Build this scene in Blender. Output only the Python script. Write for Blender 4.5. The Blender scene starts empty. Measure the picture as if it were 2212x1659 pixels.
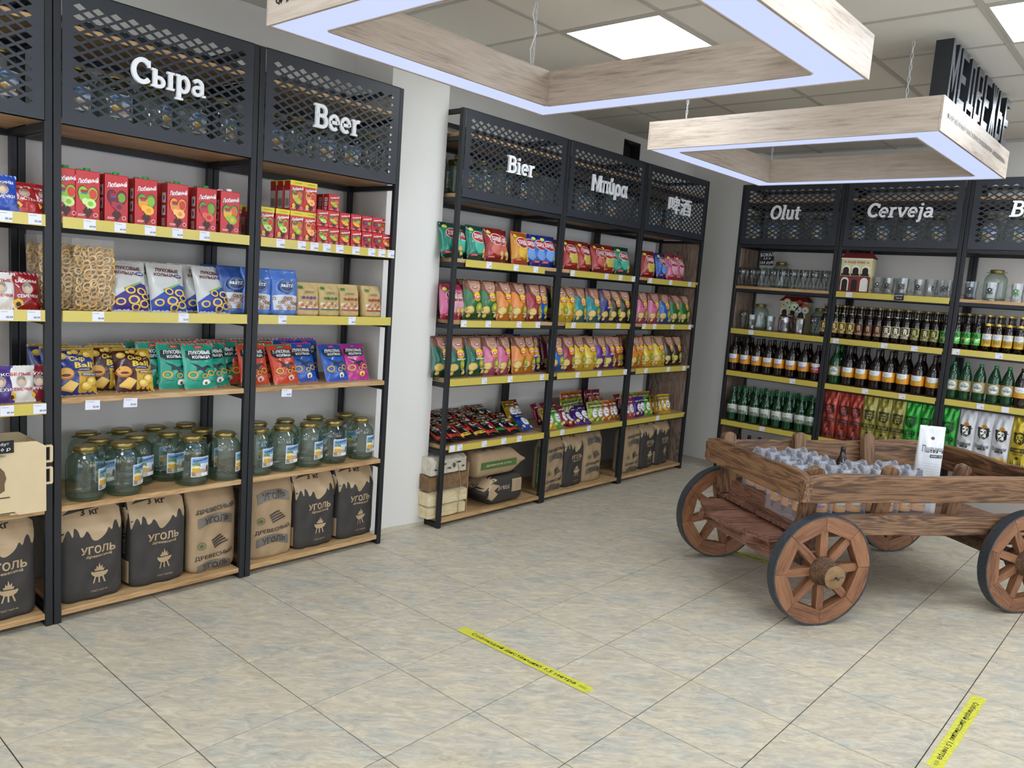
import bpy, math, random
from mathutils import Matrix, Vector
from mathutils.geometry import tessellate_polygon

# ------------------------------------------------------------------ scene, camera, light
scene = bpy.context.scene
col = scene.collection
cam_d = bpy.data.cameras.new('camera')
cam_d.sensor_width = 36.0
cam_d.lens = 27.768
cam_d.clip_start = 0.05
cam_d.clip_end = 60
cam = bpy.data.objects.new('camera', cam_d)
col.objects.link(cam)
_r, _u, _f = (0.664207, -0.744086, 0.071871), (0.04646, 0.137045, 0.989475), (0.746104, 0.653877, -0.125597)
cam.matrix_world = Matrix(((_r[0], _u[0], -_f[0], -0.28738), (_r[1], _u[1], -_f[1], -3.47727),
                           (_r[2], _u[2], -_f[2], 1.56309), (0, 0, 0, 1)))
scene.camera = cam
DAYLIGHT = 3.6          # sky seen by the shop windows on the right
world = bpy.data.worlds.new('world')
scene.world = world
world.use_nodes = True
world.node_tree.nodes['Background'].inputs[0].default_value = (0.80, 0.86, 1.0, 1)
world.node_tree.nodes['Background'].inputs[1].default_value = DAYLIGHT
vs = scene.view_settings
vs.view_transform = 'Standard'
vs.look = 'None'
vs.gamma = 1
vs.use_curve_mapping = False
vs.exposure = 0.52
PANEL_LIGHT = 11.0      # ceiling troffers
FRAME_LIGHT = 0.60       # LED diffusers of the hanging frames
scene.cycles.max_bounces = 10
scene.cycles.transparent_max_bounces = 24
scene.cycles.sample_clamp_indirect = 6.0
scene.cycles.caustics_reflective = False
scene.cycles.caustics_refractive = False

PI = math.pi
R = math.radians
CEIL = 2.903
ROWC = 6.3555
BACKX = 6.82
WALLY = 0.478
RIGHTY = -6.2
FRONTX = -3.2

# ------------------------------------------------------------------ materials
_mats = {}
def lin(h):
    h = h.lstrip('#')
    out = []
    for i in (0, 2, 4):
        c = int(h[i:i+2], 16) / 255
        out.append(c / 12.92 if c <= 0.04045 else ((c + 0.055) / 1.055) ** 2.4)
    return (out[0], out[1], out[2], 1.0)

def new_mat(name):
    m = bpy.data.materials.new(name)
    m.use_nodes = True
    nt = m.node_tree
    b = nt.nodes['Principled BSDF']
    return m, nt, b

def P(name, hexcol, rough=0.5, metal=0.0, spec=0.5, coat=0.0, bump=0.0, bscale=60, var=0.0):
    if name in _mats: return _mats[name]
    m, nt, b = new_mat(name)
    c = lin(hexcol)
    b.inputs['Base Color'].default_value = c
    b.inputs['Roughness'].default_value = rough
    b.inputs['Metallic'].default_value = metal
    b.inputs['Specular IOR Level'].default_value = spec
    b.inputs['Coat Weight'].default_value = coat
    b.inputs['Coat Roughness'].default_value = 0.12
    if bump or var:
        tc = nt.nodes.new('ShaderNodeTexCoord')
        n = nt.nodes.new('ShaderNodeTexNoise')
        n.inputs['Scale'].default_value = bscale
        n.inputs['Detail'].default_value = 4
        nt.links.new(tc.outputs['Object'], n.inputs['Vector'])
        if bump:
            bp = nt.nodes.new('ShaderNodeBump')
            bp.inputs['Strength'].default_value = bump
            bp.inputs['Distance'].default_value = 0.01
            nt.links.new(n.outputs['Fac'], bp.inputs['Height'])
            nt.links.new(bp.outputs['Normal'], b.inputs['Normal'])
        if var:
            mx = nt.nodes.new('ShaderNodeMix'); mx.data_type = 'RGBA'
            mx.inputs['A'].default_value = tuple(v * (1 - var) for v in c[:3]) + (1,)
            mx.inputs['B'].default_value = tuple(min(1, v * (1 + var)) for v in c[:3]) + (1,)
            nt.links.new(n.outputs['Fac'], mx.inputs['Factor'])
            nt.links.new(mx.outputs['Result'], b.inputs['Base Color'])
    _mats[name] = m
    return m

def ink(h):          # flat print colour
    return P('print_' + h, h, 0.42)
def film(h):         # glossy plastic film
    return P('film_' + h, h, 0.25, 0.0, 0.5, 0.35, bump=0.25, bscale=28)
def foil(h):
    return P('foil_' + h, h, 0.28, 0.35, 0.5, 0.2, bump=0.3, bscale=30)

def emit(name, colr, strength):
    m, nt, b = new_mat(name)
    b.inputs['Base Color'].default_value = (0.05, 0.05, 0.05, 1)
    b.inputs['Emission Color'].default_value = colr
    b.inputs['Emission Strength'].default_value = strength
    _mats[name] = m
    return m

def wood(name, c_dark, c_mid, c_light, stretch=(1, 9, 9), scale=1.6, rough=0.55, knots=0.5, bump=0.15, streak=0.5):
    """grain runs along the local x axis of each object"""
    m, nt, b = new_mat(name)
    N = nt.nodes.new; L = nt.links.new
    tc = N('ShaderNodeTexCoord'); oi = N('ShaderNodeObjectInfo')
    add = N('ShaderNodeVectorMath'); add.operation = 'MULTIPLY_ADD'
    add.inputs[1].default_value = (13, 7, 5)
    L(oi.outputs['Random'], add.inputs[0]); L(tc.outputs['Object'], add.inputs[2])
    mp = N('ShaderNodeMapping'); mp.inputs['Scale'].default_value = stretch
    L(add.outputs[0], mp.inputs['Vector'])
    n1 = N('ShaderNodeTexNoise'); n1.inputs['Scale'].default_value = scale; n1.inputs['Detail'].default_value = 3
    n1.inputs['Distortion'].default_value = knots * 1.6
    L(mp.outputs['Vector'], n1.inputs['Vector'])
    # ring contours of the low-frequency field give cathedral grain
    mul = N('ShaderNodeMath'); mul.operation = 'MULTIPLY'; mul.inputs[1].default_value = 11.0
    L(n1.outputs['Fac'], mul.inputs[0])
    sn = N('ShaderNodeMath'); sn.operation = 'SINE'
    mul2 = N('ShaderNodeMath'); mul2.operation = 'MULTIPLY'; mul2.inputs[1].default_value = 4.5
    L(mul.outputs[0], mul2.inputs[0]); L(mul2.outputs[0], sn.inputs[0])
    n2 = N('ShaderNodeTexNoise'); n2.inputs['Scale'].default_value = scale * 5; n2.inputs['Detail'].default_value = 6
    n2.inputs['Roughness'].default_value = 0.7
    mp2 = N('ShaderNodeMapping'); mp2.inputs['Scale'].default_value = (stretch[0], stretch[1] * 2.5, stretch[2] * 2.5)
    L(add.outputs[0], mp2.inputs['Vector']); L(mp2.outputs['Vector'], n2.inputs['Vector'])
    mr = N('ShaderNodeMapRange'); mr.inputs['From Min'].default_value = -1; mr.inputs['From Max'].default_value = 1
    mr.inputs['To Min'].default_value = -streak * 0.32; mr.inputs['To Max'].default_value = streak * 0.32
    L(sn.outputs[0], mr.inputs['Value'])
    sm = N('ShaderNodeMath'); sm.operation = 'ADD'
    L(n2.outputs['Fac'], sm.inputs[0]); L(mr.outputs[0], sm.inputs[1])
    n3 = N('ShaderNodeTexNoise'); n3.inputs['Scale'].default_value = scale * 0.9; n3.inputs['Detail'].default_value = 2
    L(mp.outputs['Vector'], n3.inputs['Vector'])
    sm2 = N('ShaderNodeMath'); sm2.operation = 'MULTIPLY_ADD'; sm2.inputs[1].default_value = 0.7; 
    L(n3.outputs['Fac'], sm2.inputs[0]); L(sm.outputs[0], sm2.inputs[2])
    cr = N('ShaderNodeValToRGB')
    e = cr.color_ramp.elements
    e[0].position = 0.55; e[0].color = lin(c_dark)
    e[1].position = 1.08 if False else 1.0; e[1].color = lin(c_light)
    k = e.new(0.76); k.color = lin(c_mid)
    L(sm2.outputs[0], cr.inputs['Fac'])
    L(cr.outputs['Color'], b.inputs['Base Color'])
    b.inputs['Roughness'].default_value = rough
    if bump:
        bp = N('ShaderNodeBump'); bp.inputs['Strength'].default_value = bump; bp.inputs['Distance'].default_value = 0.006
        L(sm.outputs[0], bp.inputs['Height']); L(bp.outputs['Normal'], b.inputs['Normal'])
    _mats[name] = m
    return m

def glass(name, tint, edge, gloss=0.9):
    """thin-walled glass: tinted see-through wall plus a Fresnel reflection, denser where the wall is seen edge on"""
    m = bpy.data.materials.new(name); m.use_nodes = True
    nt = m.node_tree; nt.nodes.clear()
    N = nt.nodes.new; L = nt.links.new
    out = N('ShaderNodeOutputMaterial')
    lw = N('ShaderNodeLayerWeight'); lw.inputs['Blend'].default_value = 0.35
    mx = N('ShaderNodeMix'); mx.data_type = 'RGBA'
    mx.inputs['A'].default_value = lin(tint); mx.inputs['B'].default_value = lin(edge)
    L(lw.outputs['Facing'], mx.inputs['Factor'])
    tr = N('ShaderNodeBsdfTransparent'); L(mx.outputs['Result'], tr.inputs['Color'])
    gl = N('ShaderNodeBsdfGlossy'); gl.inputs['Roughness'].default_value = 0.04
    l2 = N('ShaderNodeLayerWeight'); l2.inputs['Blend'].default_value = 0.5
    pw = N('ShaderNodeMath'); pw.operation = 'POWER'; pw.inputs[1].default_value = 4.0
    L(l2.outputs['Facing'], pw.inputs[0])
    fr = N('ShaderNodeMath'); fr.operation = 'MULTIPLY_ADD'; fr.inputs[1].default_value = 0.8; fr.inputs[2].default_value = 0.06
    L(pw.outputs[0], fr.inputs[0])
    ms = N('ShaderNodeMixShader')
    mm = N('ShaderNodeMath'); mm.operation = 'MULTIPLY'; mm.inputs[1].default_value = gloss
    L(fr.outputs[0], mm.inputs[0]); L(mm.outputs[0], ms.inputs['Fac'])
    L(tr.outputs[0], ms.inputs[1]); L(gl.outputs[0], ms.inputs[2])
    L(ms.outputs[0], out.inputs['Surface'])
    _mats[name] = m
    return m

def film_clear(name, colr, alpha):
    m = bpy.data.materials.new(name); m.use_nodes = True
    nt = m.node_tree; nt.nodes.clear()
    N = nt.nodes.new; L = nt.links.new
    out = N('ShaderNodeOutputMaterial')
    tr = N('ShaderNodeBsdfTransparent')
    pb = N('ShaderNodeBsdfPrincipled'); pb.inputs['Base Color'].default_value = lin(colr)
    pb.inputs['Roughness'].default_value = 0.12
    tc = N('ShaderNodeTexCoord'); n = N('ShaderNodeTexNoise'); n.inputs['Scale'].default_value = 22; n.inputs['Detail'].default_value = 3
    L(tc.outputs['Object'], n.inputs['Vector'])
    bp = N('ShaderNodeBump'); bp.inputs['Strength'].default_value = 0.5; bp.inputs['Distance'].default_value = 0.01
    L(n.outputs['Fac'], bp.inputs['Height']); L(bp.outputs['Normal'], pb.inputs['Normal'])
    lw = N('ShaderNodeLayerWeight'); lw.inputs['Blend'].default_value = 0.3
    mr = N('ShaderNodeMapRange'); mr.inputs['To Min'].default_value = alpha; mr.inputs['To Max'].default_value = min(1, alpha + 0.5)
    L(lw.outputs['Facing'], mr.inputs['Value'])
    ms = N('ShaderNodeMixShader'); L(mr.outputs[0], ms.inputs['Fac'])
    L(tr.outputs[0], ms.inputs[1]); L(pb.outputs[0], ms.inputs[2]); L(ms.outputs[0], out.inputs['Surface'])
    _mats[name] = m
    return m

def floor_material():
    m, nt, b = new_mat('floor_stone_tile')
    N = nt.nodes.new; L = nt.links.new
    tc = N('ShaderNodeTexCoord'); oi = N('ShaderNodeObjectInfo')
    add = N('ShaderNodeVectorMath'); add.operation = 'MULTIPLY_ADD'; add.inputs[1].default_value = (31, 17, 9)
    L(oi.outputs['Random'], add.inputs[0]); L(tc.outputs['Object'], add.inputs[2])
    mp = N('ShaderNodeMapping'); mp.vector_type = 'TEXTURE'
    mp.inputs['Rotation'].default_value = (0, 0, R(-48)); mp.inputs['Scale'].default_value = (1.0, 0.38, 1)
    L(add.outputs[0], mp.inputs['Vector'])
    n1 = N('ShaderNodeTexNoise'); n1.inputs['Scale'].default_value = 9.0; n1.inputs['Detail'].default_value = 7
    n1.inputs['Roughness'].default_value = 0.66; n1.inputs['Distortion'].default_value = 1.6
    L(mp.outputs['Vector'], n1.inputs['Vector'])
    n2 = N('ShaderNodeTexNoise'); n2.inputs['Scale'].default_value = 5.0; n2.inputs['Detail'].default_value = 5
    n2.inputs['Roughness'].default_value = 0.6; n2.inputs['Distortion'].default_value = 0.6
    mpb = N('ShaderNodeMapping'); mpb.inputs['Location'].default_value = (7.3, 2.1, 4.4)
    L(mp.outputs['Vector'], mpb.inputs['Vector']); L(mpb.outputs['Vector'], n2.inputs['Vector'])
    cr = N('ShaderNodeValToRGB'); e = cr.color_ramp.elements
    e[0].position = 0.33; e[0].color = lin('#9c9588')
    e[1].position = 0.66; e[1].color = lin('#e0d7c3')
    k = e.new(0.44); k.color = lin('#b5ab99')
    k = e.new(0.52); k.color = lin('#c6bba6')
    L(n1.outputs['Fac'], cr.inputs['Fac'])
    cr2 = N('ShaderNodeValToRGB'); e = cr2.color_ramp.elements
    e[0].position = 0.36; e[0].color = lin('#a8aca6')
    e[1].position = 0.64; e[1].color = lin('#cfc0a3')
    k = e.new(0.5); k.color = lin('#c2b8a5')
    L(n2.outputs['Fac'], cr2.inputs['Fac'])
    mx = N('ShaderNodeMix'); mx.data_type = 'RGBA'; mx.inputs['Factor'].default_value = 0.5
    L(cr.outputs['Color'], mx.inputs['A']); L(cr2.outputs['Color'], mx.inputs['B'])
    # thin darker flecks
    n3 = N('ShaderNodeTexNoise'); n3.inputs['Scale'].default_value = 13; n3.inputs['Detail'].default_value = 5
    n3.inputs['Roughness'].default_value = 0.75
    L(mp.outputs['Vector'], n3.inputs['Vector'])
    mr = N('ShaderNodeMapRange'); mr.inputs['From Min'].default_value = 0.34; mr.inputs['From Max'].default_value = 0.47
    mr.inputs['To Min'].default_value = 0.80; mr.inputs['To Max'].default_value = 1.0
    L(n3.outputs['Fac'], mr.inputs['Value'])
    mm = N('ShaderNodeMix'); mm.data_type = 'RGBA'; mm.blend_type = 'MULTIPLY'; mm.inputs['Factor'].default_value = 1
    L(mx.outputs['Result'], mm.inputs['A']); L(mr.outputs[0], mm.inputs['B'])
    L(mm.outputs['Result'], b.inputs['Base Color'])
    b.inputs['Roughness'].default_value = 0.42
    b.inputs['Specular IOR Level'].default_value = 0.35
    bp = N('ShaderNodeBump'); bp.inputs['Strength'].default_value = 0.05; bp.inputs['Distance'].default_value = 0.004
    L(n3.outputs['Fac'], bp.inputs['Height']); L(bp.outputs['Normal'], b.inputs['Normal'])
    _mats['floor_stone_tile'] = m
    return m

FLOOR = floor_material()
GROUT = P('grout', '#3f3932', 0.9)
PAINT = P('wall_paint', '#e3e0da', 0.75)
CEILT = P('ceiling_tile_board', '#dedbd3', 0.9, bump=0.15, bscale=140, var=0.05)
TBAR = P('ceiling_tbar', '#b9b6ae', 0.5)
BLACK = P('black_powder_coat', '#2b2e35', 0.45, bump=0.05, bscale=400)
BLACKD = P('black_steel_tube', '#15171b', 0.5)
OAK = wood('oak_shelf_board', '#8d6a44', '#b18a5c', '#c9a778', stretch=(1, 8, 8), scale=2.0, rough=0.5, knots=0.3, bump=0.05, streak=0.25)
OAKV = wood('dark_oak_side_panel', '#4d3d33', '#7a6455', '#94806e', stretch=(1, 8, 8), scale=2.2, rough=0.55, knots=0.5, bump=0.08, streak=0.5)
WOTAN = wood('grey_oak_laminate', '#8a7b70', '#b6a595', '#c8b9aa', stretch=(1, 6, 6), scale=1.1, rough=0.5, knots=0.35, bump=0.04, streak=0.08)
CART = wood('brushed_stained_pine', '#35241a', '#67482f', '#8a6647', stretch=(1, 9, 9), scale=1.5, rough=0.5, knots=0.35, bump=0.45, streak=0.45)
CARTD = wood('stained_bench_pine', '#432a1e', '#6b4532', '#8a6150', stretch=(1, 8, 8), scale=2.4, rough=0.45, knots=0.4, bump=0.3, streak=0.5)
SPOKE = wood('stained_wheel_wood', '#472b1c', '#784d33', '#966746', stretch=(1, 6, 6), scale=2.2, rough=0.5, knots=0.3, bump=0.3, streak=0.15)
HUBW = wood('dark_hub_wood', '#24160f', '#4e3524', '#765539', stretch=(2, 6, 6), scale=4, rough=0.6, knots=0.8, bump=0.6, streak=0.6)
ENDW = P('hub_end_grain', '#8a6a45', 0.6, bump=0.6, bscale=45, var=0.35)
IRON = P('worn_iron_tyre', '#3c4045', 0.5, 0.3, bump=0.5, bscale=55, var=0.35)
YELLOW = P('yellow_price_rail', '#ccb950', 0.35, coat=0.3)
PAPER = P('white_price_paper', '#e6e6f2', 0.6)
DARKTXT = ink('#2b2b30')
WHITE = P('white_sign_plastic', '#f3f4f6', 0.35)
JARGL = glass('green_jar_glass', '#f8fcfa', '#a5c8b6', 1.2)
CLRGL = glass('clear_glass', '#fdfefe', '#ccd3d3', 0.9)
GOLD = P('brass_jar_lid', '#9a8850', 0.3, 0.75)
BROWNGL = P('brown_bottle', '#150a06', 0.06, coat=0.5)
GREENGL = P('green_bottle', '#0b3a1c', 0.08, coat=0.5)
KRAFT = P('kraft_paper', '#a98e6d', 0.8, bump=0.5, bscale=14, var=0.12)
COALBK = P('charcoal_black_paper', '#3a3633', 0.7, bump=0.6, bscale=14, var=0.15)
LED = emit('led_frame_diffuser', (0.70, 0.80, 1.35, 1), FRAME_LIGHT)
TROF = emit('troffer_diffuser', (0.84, 0.93, 1.0, 1), PANEL_LIGHT)

# ------------------------------------------------------------------ mesh building
class MB:
    def __init__(s): s.v = []; s.f = []; s.m = []; s.mats = []; s.sm = []
    def slot(s, mat):
        if mat not in s.mats: s.mats.append(mat)
        return s.mats.index(mat)
    def add(s, vs, fs, mat, smooth=False):
        o = len(s.v); k = s.slot(mat)
        s.v.extend([tuple(p) for p in vs])
        for f in fs:
            s.f.append([i + o for i in f]); s.m.append(k); s.sm.append(smooth)
        return s
    def box(s, x0, y0, z0, x1, y1, z1, mat):
        return s.add([(x0,y0,z0),(x1,y0,z0),(x1,y1,z0),(x0,y1,z0),(x0,y0,z1),(x1,y0,z1),(x1,y1,z1),(x0,y1,z1)],
                     [(0,3,2,1),(4,5,6,7),(0,1,5,4),(1,2,6,5),(2,3,7,6),(3,0,4,7)], mat)
    def bbox(s, x0, y0, z0, x1, y1, z1, mat, b=0.003):
        """box with chamfered edges"""
        b = min(b, (x1-x0)*.45, (y1-y0)*.45, (z1-z0)*.45)
        vs = []; idx = {}
        X = (x0, x1); Y = (y0, y1); Z = (z0, z1)
        for i in (0,1):
            for j in (0,1):
                for k in (0,1):
                    sx, sy, sz = (1-2*i)*b, (1-2*j)*b, (1-2*k)*b
                    idx[i,j,k,'x'] = len(vs); vs.append((X[i], Y[j]+sy, Z[k]+sz))
                    idx[i,j,k,'y'] = len(vs); vs.append((X[i]+sx, Y[j], Z[k]+sz))
                    idx[i,j,k,'z'] = len(vs); vs.append((X[i]+sx, Y[j]+sy, Z[k]))
        fs = []
        g = lambda i,j,k,a: idx[i,j,k,a]
        fs.append((g(0,0,0,'x'), g(0,0,1,'x'), g(0,1,1,'x'), g(0,1,0,'x'))); fs.append((g(1,0,0,'x'), g(1,1,0,'x'), g(1,1,1,'x'), g(1,0,1,'x')))
        fs.append((g(0,0,0,'y'), g(1,0,0,'y'), g(1,0,1,'y'), g(0,0,1,'y'))); fs.append((g(0,1,0,'y'), g(0,1,1,'y'), g(1,1,1,'y'), g(1,1,0,'y')))
        fs.append((g(0,0,0,'z'), g(0,1,0,'z'), g(1,1,0,'z'), g(1,0,0,'z'))); fs.append((g(0,0,1,'z'), g(1,0,1,'z'), g(1,1,1,'z'), g(0,1,1,'z')))
        for i in (0,1):
            for j in (0,1):
                fs.append((g(i,j,0,'x'), g(i,j,1,'x'), g(i,j,1,'y'), g(i,j,0,'y')))
        for i in (0,1):
            for k in (0,1):
                fs.append((g(i,0,k,'x'), g(i,1,k,'x'), g(i,1,k,'z'), g(i,0,k,'z')))
        for j in (0,1):
            for k in (0,1):
                fs.append((g(0,j,k,'y'), g(1,j,k,'y'), g(1,j,k,'z'), g(0,j,k,'z')))
        for i in (0,1):
            for j in (0,1):
                for k in (0,1): fs.append((g(i,j,k,'x'), g(i,j,k,'y'), g(i,j,k,'z')))
        return s.add(vs, fs, mat)
    def lathe(s, prof, mat, n=20, smooth=True, c=(0,0,0), a0=0.0, a1=None):
        full = a1 is None
        a1 = 2*PI if full else a1
        k = n if full else n + 1
        vs = []; fs = []
        for r, z in prof:
            for i in range(k):
                a = a0 + (a1-a0)*i/n
                vs.append((c[0]+r*math.cos(a), c[1]+r*math.sin(a), c[2]+z))
        for j in range(len(prof)-1):
            for i in range(n):
                i2 = (i+1) % k if full else i+1
                fs.append((j*k+i, j*k+i2, (j+1)*k+i2, (j+1)*k+i))
        return s.add(vs, fs, mat, smooth)
    def tube(s, pts, r, mat, n=6, closed=False, smooth=True):
        pts = [Vector(p) for p in pts]; vs = []; fs = []; m = len(pts)
        up = None
        for i, p in enumerate(pts):
            a = pts[(i-1) % m] if (closed or i) else pts[0]
            b = pts[(i+1) % m] if (closed or i < m-1) else pts[-1]
            t = (b - a).normalized()
            if up is None: up = Vector((0,0,1)) if abs(t.z) < .9 else Vector((1,0,0))
            x = t.cross(up).normalized(); y = x.cross(t).normalized(); up = y
            rr = r[i] if isinstance(r, (list, tuple)) else r
            for k in range(n):
                an = 2*PI*k/n
                vs.append(p + x*rr*math.cos(an) + y*rr*math.sin(an))
        for i in range(m if closed else m-1):
            j = (i+1) % m
            for k in range(n):
                k2 = (k+1) % n
                fs.append((i*n+k, i*n+k2, j*n+k2, j*n+k))
        if not closed:
            fs.append(tuple(range(n))[::-1]); fs.append(tuple((m-1)*n+k for k in range(n)))
        return s.add(vs, fs, mat, smooth)
    def prism(s, pts, y0, y1, mat, smooth=False):
        """2D outline (x,z) extruded along y"""
        n = len(pts)
        tri = tessellate_polygon([[Vector((p[0], p[1], 0)) for p in pts]])
        vs = [(p[0], y0, p[1]) for p in pts] + [(p[0], y1, p[1]) for p in pts]
        fs = [tuple(t) for t in tri] + [tuple(i+n for i in t)[::-1] for t in tri]
        fs += [(i, (i+1) % n, (i+1) % n + n, i+n) for i in range(n)]
        return s.add(vs, fs, mat, smooth)
    def mesh(s, name):
        me = bpy.data.meshes.new(name)
        me.from_pydata(s.v, [], s.f)
        for m in s.mats: me.materials.append(m)
        me.polygons.foreach_set('material_index', s.m)
        me.polygons.foreach_set('use_smooth', s.sm)
        me.update()
        return me
    def obj(s, name, parent=None, loc=(0,0,0), rot=(0,0,0), fix=True):
        me = s.mesh(name)
        if fix:
            import bmesh
            bm = bmesh.new(); bm.from_mesh(me); bmesh.ops.recalc_face_normals(bm, faces=bm.faces); bm.to_mesh(me); bm.free()
        return put(name, me, parent, loc, rot)

def put(name, me, parent=None, loc=(0,0,0), rot=(0,0,0)):
    o = bpy.data.objects.new(name, me)
    col.objects.link(o)
    o.parent = parent
    o.location = loc; o.rotation_euler = rot
    return o
def fixn(me):
    import bmesh
    bm = bmesh.new(); bm.from_mesh(me); bmesh.ops.recalc_face_normals(bm, faces=bm.faces); bm.to_mesh(me); bm.free()
    return me
def tag(o, label=None, cat=None, group=None, kind=None):
    if label: o['label'] = label
    if cat: o['category'] = cat
    if group: o['group'] = group
    if kind: o['kind'] = kind
    return o
def empty(name, loc=(0,0,0), rot=(0,0,0), parent=None):
    o = bpy.data.objects.new(name, None)
    o.empty_display_size = 0.05
    col.objects.link(o); o.parent = parent
    o.location = loc; o.rotation_euler = rot
    return o

ORD = ['first','second','third','fourth','fifth','sixth','seventh','eighth','ninth','tenth','eleventh','twelfth','thirteenth','fourteenth','fifteenth','sixteenth','seventeenth','eighteenth','nineteenth','twentieth']

# ------------------------------------------------------------------ flat print (lettering, pictures) laid on surfaces
_txt = {}
def text2d(s, bold=0.0):
    key = (s, bold)
    if key in _txt: return _txt[key]
    c = bpy.data.curves.new('lettering', 'FONT')
    c.body = s; c.resolution_u = 1; c.offset = bold
    o = bpy.data.objects.new('lettering', c)
    col.objects.link(o)
    dg = bpy.context.evaluated_depsgraph_get()
    me = o.evaluated_get(dg).to_mesh()
    vs = [(v.co.x, v.co.y) for v in me.vertices]
    fs = [tuple(p.vertices) for p in me.polygons]
    bpy.data.objects.remove(o); bpy.data.curves.remove(c)
    x0 = min(v[0] for v in vs); x1 = max(v[0] for v in vs)
    y0 = min(v[1] for v in vs); y1 = max(v[1] for v in vs)
    vs = [(v[0]-(x0+x1)/2, v[1]-(y0+y1)/2) for v in vs]
    _txt[key] = (vs, fs, x1-x0, y1-y0)
    return _txt[key]
def T(s, cx, cz, w=None, h=None, bold=0.015, rot=0, shear=0):
    vs, fs, W, H = text2d(s, bold)
    sx = w/W if w else h/H
    sy = h/H if h else w/W
    ca, sa = math.cos(rot), math.sin(rot)
    out = []
    for x, y in vs:
        x = x*sx + shear*y*sy; y = y*sy
        out.append((cx + x*ca - y*sa, cz + x*sa + y*ca))
    return out, fs
def rect(x0, z0, x1, z1, n=1, m=1):
    vs = [(x0+(x1-x0)*i/n, z0+(z1-z0)*j/m) for j in range(m+1) for i in range(n+1)]
    k = n+1
    return vs, [(j*k+i, j*k+i+1, (j+1)*k+i+1, (j+1)*k+i) for j in range(m) for i in range(n)]
def ell(cx, cz, rx, rz, n=14, rot=0):
    ca, sa = math.cos(rot), math.sin(rot)
    vs = [(cx, cz)]
    for k in (0.55, 1.0):
        for i in range(n):
            a = 2*PI*i/n; x = rx*k*math.cos(a); z = rz*k*math.sin(a)
            vs.append((cx + x*ca - z*sa, cz + x*sa + z*ca))
    fs = [(0, 1+i, 1+(i+1) % n) for i in range(n)]
    fs += [(1+i, 1+n+i, 1+n+(i+1) % n, 1+(i+1) % n) for i in range(n)]
    return vs, fs
def ring(cx, cz, rx, rz, t, n=16, rot=0):
    ca, sa = math.cos(rot), math.sin(rot); vs = []
    for k in (1-t, 1.0):
        for i in range(n):
            a = 2*PI*i/n; x = rx*k*math.cos(a); z = rz*k*math.sin(a)
            vs.append((cx + x*ca - z*sa, cz + x*sa + z*ca))
    return vs, [(i, n+i, n+(i+1) % n, (i+1) % n) for i in range(n)]
def poly(pts):
    tri = tessellate_polygon([[Vector((p[0], p[1], 0)) for p in pts]])
    return list(pts), [tuple(t) for t in tri]
def chaikin(pts, it=2):
    for _ in range(it):
        q = []
        for i in range(len(pts)):
            a, b = pts[i], pts[(i+1) % len(pts)]
            q += [(a[0]*.75+b[0]*.25, a[1]*.75+b[1]*.25), (a[0]*.25+b[0]*.75, a[1]*.25+b[1]*.75)]
        pts = q
    return pts
def blob(cx, cz, rx, rz, seed=0, n=12, amp=0.18):
    r = random.Random(seed)
    pts = [(cx + rx*(1+r.uniform(-amp, amp))*math.cos(2*PI*i/n), cz + rz*(1+r.uniform(-amp, amp))*math.sin(2*PI*i/n)) for i in range(n)]
    return [(cx, cz)] + pts, [(0, 1+i, 1+(i+1) % n) for i in range(n)]
def heart(cx, cz, w, h):
    pts = []
    for i in range(28):
        t = 2*PI*i/28
        x = 16*math.sin(t)**3; y = 13*math.cos(t)-5*math.cos(2*t)-2*math.cos(3*t)-math.cos(4*t)
        pts.append((cx + x/32*w, cz + (y+2.5)/29*h))
    return poly(pts)
def refine(vs, fs, mx):
    vs = list(vs); out = []
    st = []
    for f in fs:
        for i in range(1, len(f)-1): st.append((f[0], f[i], f[i+1]))
    cache = {}
    while st:
        a, b, c = st.pop()
        e = [((vs[p][0]-vs[q][0])**2 + (vs[p][1]-vs[q][1])**2, p, q, r) for p, q, r in ((a,b,c),(b,c,a),(c,a,b))]
        d, p, q, r = max(e)
        if d <= mx*mx: out.append((a,b,c)); continue
        k = (min(p,q), max(p,q))
        if k not in cache:
            cache[k] = len(vs); vs.append(((vs[p][0]+vs[q][0])/2, (vs[p][1]+vs[q][1])/2))
        m = cache[k]
        st.append((p, m, r)); st.append((m, q, r))
    return vs, out
class Print:
    """coloured shapes in flat (x,z) coordinates, laid on a surface by mapf(x,z,lift)"""
    def __init__(s): s.it = []
    def __call__(s, colr, shape, fine=None, mat=None):
        s.it.append((mat or ink(colr), shape, fine)); return s
    def build(s, mb, mapf, fine=None, lift0=0.0006, step=0.00035):
        for i, (m, (vs, fs), fn) in enumerate(s.it):
            fn = fn or fine
            if fn: vs, fs = refine(vs, fs, fn)
            l = lift0 + step*i
            mb.add([mapf(x, z, l) for x, z in vs], fs, m, True)
        return mb
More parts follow.
